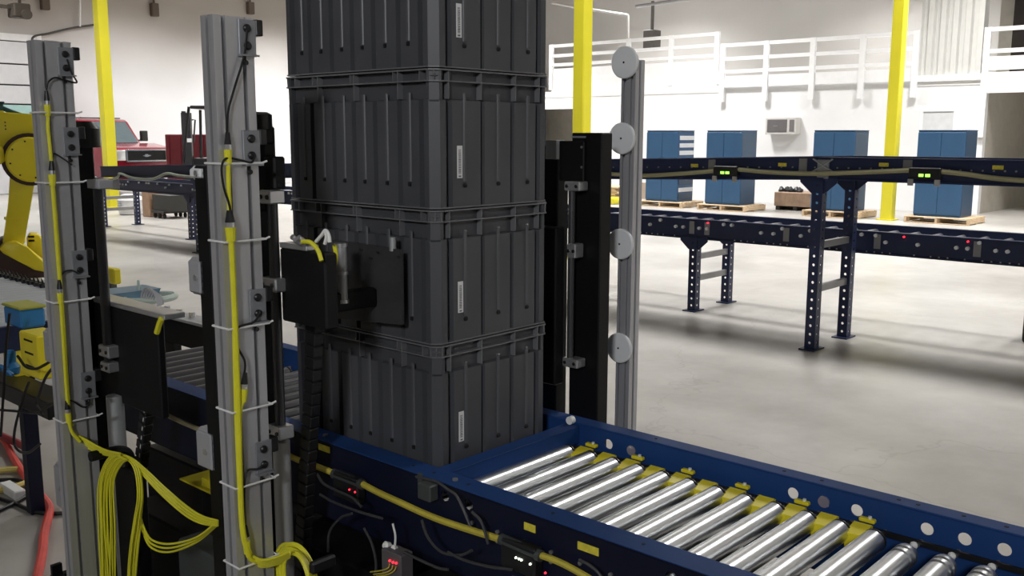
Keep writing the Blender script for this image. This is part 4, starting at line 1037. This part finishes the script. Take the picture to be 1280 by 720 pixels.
# hose, modules and labels on the upper conveyor
tu = 6.12
hp = [(700, 214), (757, 217), (802, 219.5), (850, 217), (888, 214), (915, 211.5), (960, 215), (1010, 217), (1060, 216), (1110, 214), (1150, 212.5), (1172, 214), (1210, 218), (1245, 223), (1300, 227)]
cable('hose', 'dull yellow hose sagging along the side of the upper conveyor', 'hose', [onT(x, y, tu) for x, y in hp], .020, mat('hose_dull_yellow', (.30, .28, .15), .5))
for px, lb in ((908, 'small dark junction block with green light on the upper conveyor, beyond its leg'), (1157, 'small dark junction block with green light at the right end of the upper conveyor')):
    q = onT(px, 213 if px < 1000 else 216, tu); r = thing('junction_block', lb, 'junction block', (tu, q.y, q.z - .05), 'junction blocks on the upper conveyor')
    part('housing', MB(blackp_m).box((tu - .03, q.y - .12, q.z - .045), (tu + .03, q.y + .12, q.z + .04), .008), r)
    mb = MB(led_g)
    for d in (-.03, .02): mb.box((tu - .034, q.y + d - .015, q.z - .03), (tu - .029, q.y + d + .02, q.z - .008))
    part('indicator_light', mb, r, 'green light')
    mb = MB(silver_m)
    for d in (-.1, .1): mb.box((tu - .035, q.y + d - .02, q.z - .10), (tu - .02, q.y + d + .02, q.z - .05))
    part('terminal', mb, r)
for px, py in ((866, 207), (976, 206), (1103, 206), (1246, 209.5)):
    q = onT(px, py, tu); part('warning_label', MB(lbl_m).box((6.147, q.y - .038, q.z - .015), (6.15, q.y + .038, q.z + .015)), U, 'small yellow label')
mb = MB(steel_m)
for px in (888, 1002, 1133): q = onT(px, 207, tu); mb.box((6.143, q.y - .035, q.z - .05), (6.15, q.y + .035, q.z + .06))
for px in range(765, 1280, 14): q = onT(px, 209 + (0 if px < 1000 else (px - 1000)*.02), tu); mb.cyl((6.142, q.y, q.z), (6.15, q.y, q.z), .008, 6)
part('bolts', mb, U)
q = onT(1028, 207, tu)
mb = MB(mat('zinc_bracket', (.30, .31, .33), .45, .5)); mb.box((6.13, q.y - .05, q.z - .12), (6.148, q.y + .05, q.z + .05), .004)
for a in (.9, 2.2, 4, 5.4): mb.tube([(6.135, q.y, q.z), (6.13, q.y + .14*cos(a), q.z + .07*sin(a))], .009, 6, False)
part('pivot_bracket', mb, U, 'bright pivot bracket where the conveyor bends')
q0, q1 = onT(122, 230, 6.12), onT(137, 230, 6.12)
part('end_box', MB(grey_m).box((6.08, q1.y, q1.z - .09), (6.3, q0.y, q1.z + .07), .006), U, 'grey box at the far end')
cable('hose', 'pale hose sagging along the far end of the upper conveyor, left of the posts', 'hose', [onT(x, y, 6.1) for x, y in ((128, 228), (146, 222), (150, 217), (165, 222), (190, 224), (208, 217), (222, 219), (240, 221))], .022, mat('hose_grey_green', (.30, .33, .26), .5))

# ================================================================== CABINETS ON PALLETS, AND OTHER THINGS BY THE BACK WALL
def make_pallet(label, org, L=1.30, D=1.05):
    r = thing('wooden_pallet', label, 'pallet', org, 'wooden pallets along the back wall'); o = Vector(org)
    def bx_(mb, a, b): mb.box(o + Vector(a), o + Vector(b), .004)
    for k in range(7):
        d = k*(D - .10)/6; mb = MB(wood_m); bx_(mb, (d, -L/2, .118), (d + .10, L/2, .140)); part('deck_board', mb, r)
    for y in (-L/2, -.025, L/2 - .05): mb = MB(wood_m); bx_(mb, (0, y, .022), (D, y + .05, .118)); part('stringer', mb, r)
    for d in (0, D/2 - .05, D - .10): mb = MB(wood_m); bx_(mb, (d, -L/2, 0), (d + .10, L/2, .022)); part('bottom_board', mb, r)
    return r
pal_pos = [(onZ(842, 262, 0), 'wooden pallet under the cabinet with white drawers'), (onZ(935, 265.5, 0), 'wooden pallet under the blue cabinet below the wall air conditioner'),
           (onZ(1085, 273, 0), 'wooden pallet under the cabinet behind the conveyor leg'), (onZ(1215, 283, 0), 'wooden pallet under the rightmost blue cabinet')]
pal0 = None; PC = []
for p, lb in pal_pos:
    org = (19.05, p.y + .72, 0); PC.append(Vector(org))
    if pal0 is None: pal0 = make_pallet(lb, org)
    else: dup(pal0, org, label=lb)
def make_cabinet(label, org, drawers):
    r = thing('tool_cabinet', label, 'cabinet', org, 'blue cabinets on pallets'); o = Vector(org); w, d, h = .47, .74, 1.76
    B_ = lambda m, a, b, bev=.004: MB(m).box(o + Vector(a), o + Vector(b), bev)
    part('body', B_(cab_m, (0, -w, 0), (d, w, h), .01), r)
    for sgn in (-1, 1):
        dr = part('door', B_(cab_m, (-.018, sgn*w if sgn < 0 else .004, .04), (0, -.004 if sgn < 0 else w, h - .03)), r)
        part('handle', B_(blackp_m, (-.035, sgn*.05 - .012, .95), (-.018, sgn*.05 + .012, 1.10), .003), dr)
    if drawers:
        for k in range(9):
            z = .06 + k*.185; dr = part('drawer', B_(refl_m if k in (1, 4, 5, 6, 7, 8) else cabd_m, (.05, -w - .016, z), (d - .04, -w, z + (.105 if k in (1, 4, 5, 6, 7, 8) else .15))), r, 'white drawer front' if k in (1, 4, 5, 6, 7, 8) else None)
    else: part('side_panel', B_(cabd_m, (.02, -w - .006, .03), (d - .02, -w, h - .03)), r)  # darker blue carries the shade on this side face
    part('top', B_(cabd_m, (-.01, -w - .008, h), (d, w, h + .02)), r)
    return r
cl = ['blue cabinet with white drawers on its side, first from the left along the back wall', 'blue two door cabinet standing just left of the wall air conditioner', 'blue two door cabinet behind the conveyor leg, left of the yellow column', 'blue two door cabinet at the far right, beside the open bay']
make_cabinet(cl[0], PC[0] + Vector((.16, .05, .14)), True)
cab0 = make_cabinet(cl[1], PC[1] + Vector((.16, .05, .14)), False)
for k in (2, 3): dup(cab0, PC[k] + Vector((.16, .05, .14)), label=cl[k])
A, B = onT(957, 147, TW - .3), onT(994, 168, TW - .3)
ac = thing('air_conditioner', 'white window air conditioner set in the back wall above the cabinets', 'air conditioner', (TW - .15, (A.y+B.y)/2, B.z))
part('housing', MB(mat('warm_white_casing', (.62, .60, .57), .5)).box((TW - .30, B.y, B.z), (TW - .002, A.y, A.z), .01), ac)
w_ = A.y - B.y; h_ = A.z - B.z
mb = MB(ac_m); mb.box((TW - .312, B.y + w_*.28, B.z + h_*.14), (TW - .30, A.y - w_*.07, A.z - h_*.12), .002)
for k in range(7): z = B.z + h_*(.18 + .1*k); mb.box((TW - .318, B.y + w_*.29, z), (TW - .312, A.y - w_*.08, z + .012))
part('grille', mb, ac); mb = MB(ac_m); mb.box((TW - .31, B.y + w_*.05, B.z + h_*.16), (TW - .30, B.y + w_*.2, A.z - h_*.14), .002); part('control_panel', mb, ac, 'dark control strip')
part('badge', MB(steel_m).box((TW - .320, A.y - w_*.42, (A.z+B.z)/2 - .012), (TW - .318, A.y - w_*.28, (A.z+B.z)/2 + .012)), ac, 'small dull badge')
# brown crate with black things on top
p0, p1 = onZ(968, 256, 0), onZ(1024, 258, 0); tcr = 20.3
A, B = onT(968, 240, tcr), onT(1026, 256, tcr)
crt = thing('wooden_crate', 'brown flat crate on the floor between two cabinets', 'crate', (tcr, (A.y+B.y)/2, 0))
part('box', MB(crate_m).box((tcr, B.y, .10), (tcr + 1.0, A.y, A.z), .01), crt)
for y in (B.y + .05, (A.y+B.y)/2, A.y - .15): part('skid', MB(darkin_m).box((tcr, y, 0), (tcr + 1.0, y + .10, .10)), crt)
mb = MB(blackp_m); q = onT(990, 239, tcr + .3)
for k in range(5): mb.lathe((tcr + .3 + .08*(k % 2), q.y - .22 + k*.12, A.z), (.2*(k % 3 - 1), .3, 1), [(0, .08), (.05, .085), (.09 + .02*(k % 2), .05), (.13, .03)], 10)
solo('black_hardware', mb, 'heap of black hardware lying on the brown crate', 'hardware')
# stack of boards with a yellow bag
A, B = onT(735, 232, 19.2), onT(768, 257, 19.2)
st_ = thing('board_stack', 'stack of pale boards beside the black lift post, by the back wall', 'board stack', (19.2, (A.y+B.y)/2, 0))
n = 7
for k in range(n):
    z0 = .12 + (A.z - .12)*k/n; part('board', MB(wood_m).box((19.3 + .02*(k % 2), B.y + .03*(k % 3), z0), (20.3, A.y, z0 + (A.z - .12)/n*.8), .004), st_)
part('skid', MB(wood_m).box((19.3, B.y, 0), (20.3, A.y, .12)), st_)
mb = MB(ypole_m); a, b = onT(752, 246, 19.05), onT(770, 257, 19.05); mb.box((18.95, b.y, 0), (19.27, a.y, a.z), .04, seg=2); solo('yellow_bag', mb, 'bright yellow bag at the foot of the board stack', 'bag')
A, B = onT(799, 228, 19.5), onT(812, 246, 19.5); mb = MB(mat('pale_carton', (.50, .40, .32), .6)); mb.box((19.6, B.y + .0, .14), (20.0, A.y, A.z), .01); solo('carton', mb, 'pale carton on the pallet left of the drawer cabinet', 'carton')
p = onZ(1147, 262, 0); mb = MB(crate_m)
for k in range(5): mb.box((p.x + 1.0 + k*.18, p.y - .3, .0 + .02*k), (p.x + 1.12 + k*.18, p.y + .75, .05 + .03*k), .003)
solo('loose_boards', mb, 'loose dark boards on the floor between column and right cabinet', 'boards')
A, B = onT(804, 38, TW + 2.3), onT(817, 60, TW + 2.3); mb = MB(mat('fan_box_grey', (.12, .11, .10), .6)); mb.box((TW + 2.3, B.y, B.z), (TW + 2.7, A.y, A.z), .01)
mb.box((TW + 2.45, (A.y+B.y)/2 - .03, A.z), (TW + 2.55, (A.y+B.y)/2 + .03, A.z + .9)); solo('speaker_box', mb, 'small dark box hanging above the mezzanine railing', 'speaker')
cable('ceiling_pipe', 'dark pipe running under the ceiling above the mezzanine', 'pipe', [onT(x, y, TW + 1.5) for x, y in ((795, 8), (815, 5), (850, 0), (900, -8))], .05, steel_m)
mb = MB(darkin_m); q = onT(1281, 403, 7.55); a = onZ(1275, 429, 0); mb.box((a.x, a.y - .55, 0), (a.x + .45, a.y - .005, onT(1275, 380, a.x).z), .03, seg=2); solo('rolling_bin', mb, 'black bin standing on the floor at the right picture edge', 'bin')

# ================================================================== TRUCK, FORKLIFT AND CLUTTER AT THE FAR LEFT
def pw(px, py, Y):            # world point on the plane y = Y
    wd = M0.to_3x3() @ ray(px, py); return Vector((0, 0, HC)) + wd*(Y/wd.y)
phi = math.radians(50); hx, hy = sin(phi), -cos(phi)
fc = pw(184, 200, 27.5)
TM_ = Matrix.Translation((fc.x - hx*2.9, fc.y - hy*2.9, 0)) @ Matrix.Rotation(math.atan2(hy, hx), 4, 'Z')
tr = thing('pickup_truck', 'red pickup truck parked by the end wall behind the yellow column', 'truck', mw=TM_)
def tprism(name, pts, w0, w1, m, bev=.03, label=None, root=None):
    mb = MB(m); mb.prism(pts, lambda u, v, w_: (u, w_, v), w0, w1)
    if bev: bmesh.ops.bevel(mb.bm, geom=list(mb.bm.edges), offset=bev, segments=2, profile=.5, affect='EDGES')
    return part(name, mb, root or tr, label)
tprism('body', [(-2.9, .62), (-2.9, 1.38), (-.75, 1.40), (1.05, 1.50), (1.6, 1.53), (2.6, 1.42), (2.84, 1.30), (2.86, .70), (2.3, .50), (-2.4, .50)], -.98, .98, red_m, .05)
cabp = tprism('cabin', [(-1.0, 1.38), (-.92, 2.15), (-.7, 2.24), (.20, 2.24), (.36, 2.17), (1.12, 1.48)], -.86, .86, red_m, .05)
tprism('windshield', [(.35, 2.14), (.39, 2.16), (1.11, 1.54), (1.06, 1.53)], -.76, .76, glass_m, 0)
for s_ in (-1, 1):
    tprism('side_window', [(-.06, 1.54), (-.06, 2.10), (.22, 2.12), (.78, 1.56)], s_*.865 - .01, s_*.865 + .01, glass_m, 0); tprism('side_window', [(-.86, 1.54), (-.80, 2.08), (-.14, 2.10), (-.14, 1.54)], s_*.865 - .01, s_*.865 + .01, glass_m, 0)
    mb = MB(lamp_m); mb.box((2.68, s_*.62, 1.06), (2.90, s_*.96, 1.35), .03, seg=2); part('headlight', mb, tr)
    mb = MB(blackp_m); mb.box((.70, s_*1.02, 1.58), (.83, s_*1.24, 1.90), .03, seg=2); mb.box((.73, s_*.86, 1.58), (.79, s_*1.06, 1.63)); part('mirror', mb, tr)
    for x in (1.75, -1.75):
        wl = part('wheel', MB(tyre_m).lathe((x, s_*.72, .39), (0, s_, 0), [(0, .30), (.02, .37), (.06, .39), (.20, .39), (.25, .36), (.26, .24)], 28), tr)
        part('hub', MB(chrome_m).lathe((x, s_*.96, .39), (0, s_, 0), [(0, .23), (.02, .22), (.025, .06), (.05, .05)], 20), wl)
mb = MB(hole_m); mb.box((2.83, -.60, 1.02), (2.89, .60, 1.36), .01); gr = part('grille', mb, tr)
mb = MB(chrome_m)
for z in (1.02, 1.33): mb.box((2.86, -.62, z), (2.92, .62, z + .045), .01)
for y in (-.62, .575): mb.box((2.86, y, 1.02), (2.92, y + .045, 1.37), .01)
part('grille_surround', mb, gr, 'chrome grille surround')
mb = MB(chrome_m); mb.box((2.885, -.12, 1.17), (2.91, .12, 1.21), .01); mb.box((2.885, -.05, 1.15), (2.91, .05, 1.235), .01); part('emblem', mb, gr, 'small silver emblem')
mb = MB(chrome_m); mb.box((2.78, -1.0, .66), (2.98, 1.0, .92), .04, seg=2); part('bumper', mb, tr)
mb = MB(blackp_m)
for y in (-.5, .5): mb.cyl((-.7, y, 2.27), (.15, y, 2.27), .02, 8)
mb.cyl((.0, -.8, 2.27), (.0, .8, 2.27), .018, 8); part('roof_rack', mb, tr)

# maroon container behind a black forklift
q = pw(233, 168, 25); Zt = q.z; xl, xr = pw(207, 190, 25).x, pw(262, 190, 25).x
mc = thing('steel_container', 'maroon steel container behind the black forklift', 'container', mw=Matrix.Translation(((xl+xr)/2 + .1, 25.6, 0)))
hw = (xr - xl)/2 + .1
part('shell', MB(maroon_m).box((-hw, -.6, .1), (hw, .6, Zt), .02), mc)
mb = MB(maroon_m)
for k in range(5): x = -hw + .08 + k*(2*hw - .16)/4; mb.box((x - .03, -.64, .1), (x + .03, -.6, Zt - .05))
part('side_ribs', mb, mc)
FYy = 23.5; fo = pw(243, 200, FYy)
fk = thing('forklift', 'black forklift mast and overhead guard just left of the nearest post', 'forklift', mw=Matrix.Translation((fo.x, FYy, 0)))
def fp(px, py, y=0): p = pw(px, py, FYy); return Vector((p.x - fo.x, y, p.z))
mb = MB(blackp_m)
a, b = fp(228, 139), fp(238, 200); mb.box((a.x, -.1, .1), (a.x + .09, .0, a.z), .01); mb.box((a.x + .13, -.1, .1), (a.x + .22, 0, a.z - .05), .01)
for z in (.3, 1.2, a.z - .12): mb.box((a.x, -.08, z), (a.x + .22, -.02, z + .08))
part('mast', mb, fk)
mb = MB(glossk_m); mb.box((a.x + .0, -.13, .3), (a.x + .22, -.11, a.z - .04)); part('mast_plate', mb, fk)
mb = MB(blackp_m); mb.box((fp(239, 0).x, -.5, fp(0, 136).z), (fp(275, 0).x, .6, fp(0, 132).z), .02)
mb.tube([fp(243, 134, -.4), fp(240, 165, -.4), fp(236, 203, -.4)], .035, 8, False); mb.tube([fp(257, 138, -.4), fp(258, 200, -.4)], .035, 8, False); mb.tube([fp(245, 150, -.3), fp(249, 150, -.3), fp(247, 178, -.3)], .02, 6, False)
mb.tube([fp(274, 138, -.4), fp(275, 200, -.4)], .035, 8, False); part('overhead_guard', mb, fk)
mb = MB(blackp_m); mb.box((fp(240, 0).x, -.5, .25), (fp(278, 0).x, .7, fp(0, 196).z), .05, seg=2); part('chassis', mb, fk)
for x in (242, 274):
    part('wheel', MB(tyre_m).lathe((fp(x, 0).x + .1, -.55, .26), (0, 1, 0), [(0, .2), (.02, .26), (.18, .26), (.2, .2)], 18), fk)
mb = MB(refl_m); p = fp(244, 175, -.42); mb.box((p.x - .05, -.45, p.z - .05), (p.x + .06, -.43, p.z + .04)); part('tag', mb, fk, 'small pale tag')
# barrel, carton and bin on a dolly beyond the conveyor
p = onZ(164, 268, 0)
ba = thing('white_drum', 'white plastic drum on the floor under the far conveyor', 'drum', (p.x, p.y, 0)); hgt = onT(164, 243, p.x).z
part('shell', MB(refl_m).lathe((p.x, p.y, 0), (0, 0, 1), [(0, .22), (.02, .25), (hgt*.3, .27), (hgt*.33, .28), (hgt*.36, .27), (hgt*.7, .27), (hgt*.73, .28), (hgt*.76, .27), (hgt - .06, .25), (hgt - .03, .20), (hgt, .19)], 24), ba)
mb = MB(mat('blue_grey_print', (.45, .47, .52), .6)); 
for k in range(3): mb.box((p.x - .285, p.y - .12, hgt*.45 + k*.05), (p.x - .265, p.y + .05, hgt*.45 + k*.05 + .02))
part('print', mb, ba, 'faint printed lines')
p = onZ(183, 271, 0); zt = onT(183, 240, p.x).z
mb = MB(card_m); mb.box((p.x, p.y - .16, 0), (p.x + .35, p.y + .16, zt), .01); solo('carton', mb, 'brown carton beside the white drum', 'carton')
p0, p1 = onZ(189, 272, 0), onZ(234, 272, 0); t_ = p0.x
dl = thing('dolly', 'low black dolly on casters under the far conveyor', 'dolly', (t_, (p0.y+p1.y)/2, 0)); zd = onT(200, 264, t_).z
part('deck', MB(blackp_m).box((t_, p1.y, zd - .05), (t_ + .6, p0.y, zd), .01), dl)
for y in (p0.y - .08, p1.y + .08, (p0.y+p1.y)/2):
    for x in (t_ + .06, t_ + .54): part('caster', MB(tyre_m).lathe((x - .025, y, (zd - .05)*.5), (1, 0, 0), [(0, .03), (.01, (zd - .05)*.5), (.04, (zd - .05)*.5), (.05, .03)], 14), dl)
A, B = onT(190, 243, t_ + .05), onT(213, 263, t_ + .05); mb = MB(mat('bin_dark_olive', (.03, .03, .025), .5))
mb.prism([(B.y + .03, zd), (A.y - .03, zd), (A.y, A.z), (B.y, A.z)], lambda u, v, w_: (w_, u, v), t_ + .05, t_ + .5); solo('black_bin', mb, 'black bin standing on the low dolly', 'bin')
# overhead door opener, conduit and thin rod at the top left
p = onS(26, 14, SW - 2); mb = MB(mat('opener_brown', (.05, .04, .03), .6)); mb.box((p.x - .25, SW - 2.2, p.z - .18), (p.x + .2, SW - 1.7, p.z + .2), .03); mb.cyl((p.x + .05, SW - 2.3, p.z - .1), (p.x + .05, SW - 2.2, p.z - .1), .14, 14)
q = onS(-30, 14, SW - 2); mb.box((q.x, SW - 2.0, p.z + .05), (p.x, SW - 1.9, p.z + .14)); mb.box((p.x - .03, SW - 2.0, p.z + .2), (p.x + .03, SW - 1.94, ZC - .06)); solo('door_opener', mb, 'dark door opener motor with rail under the ceiling, top left', 'door opener')
cable('conduit', 'thin dark conduit rising across the end wall toward the yellow column', 'conduit', [onS(x, y, SW - .1) for x, y in ((40, 56), (42, 46), (60, 42), (90, 35), (118, 31))], .035, mat('conduit_dark', (.06, .055, .05), .5))
mb = MB(rail_m); a, b = onS(100, 33, SW - .2), onS(100, -30, SW - .2); mb.cyl(a, b, .03, 8); solo('hanging_rod', mb, 'thin white rod hanging above the conduit on the end wall', 'rod')
for px, py, lb in ((193, 12, 'small dark bracket high on the end wall, under the ceiling lamp'), (56, 3, 'small dark bracket high on the end wall, right of the door opener'), (313, 10, 'small dark bracket high on the wall, right of the nearest post top')):
    p = onS(px, py, SW - .1); mb = MB(mat('rust_brown', (.12, .09, .07), .7)); mb.box((p.x - .12, SW - .2, p.z - .22), (p.x + .12, SW - .001, p.z + .2), .02); mb.cyl((p.x, SW - .1, p.z + .2), (p.x, SW - .1, p.z + .45), .03, 6); solo('wall_bracket', mb, lb, 'bracket')
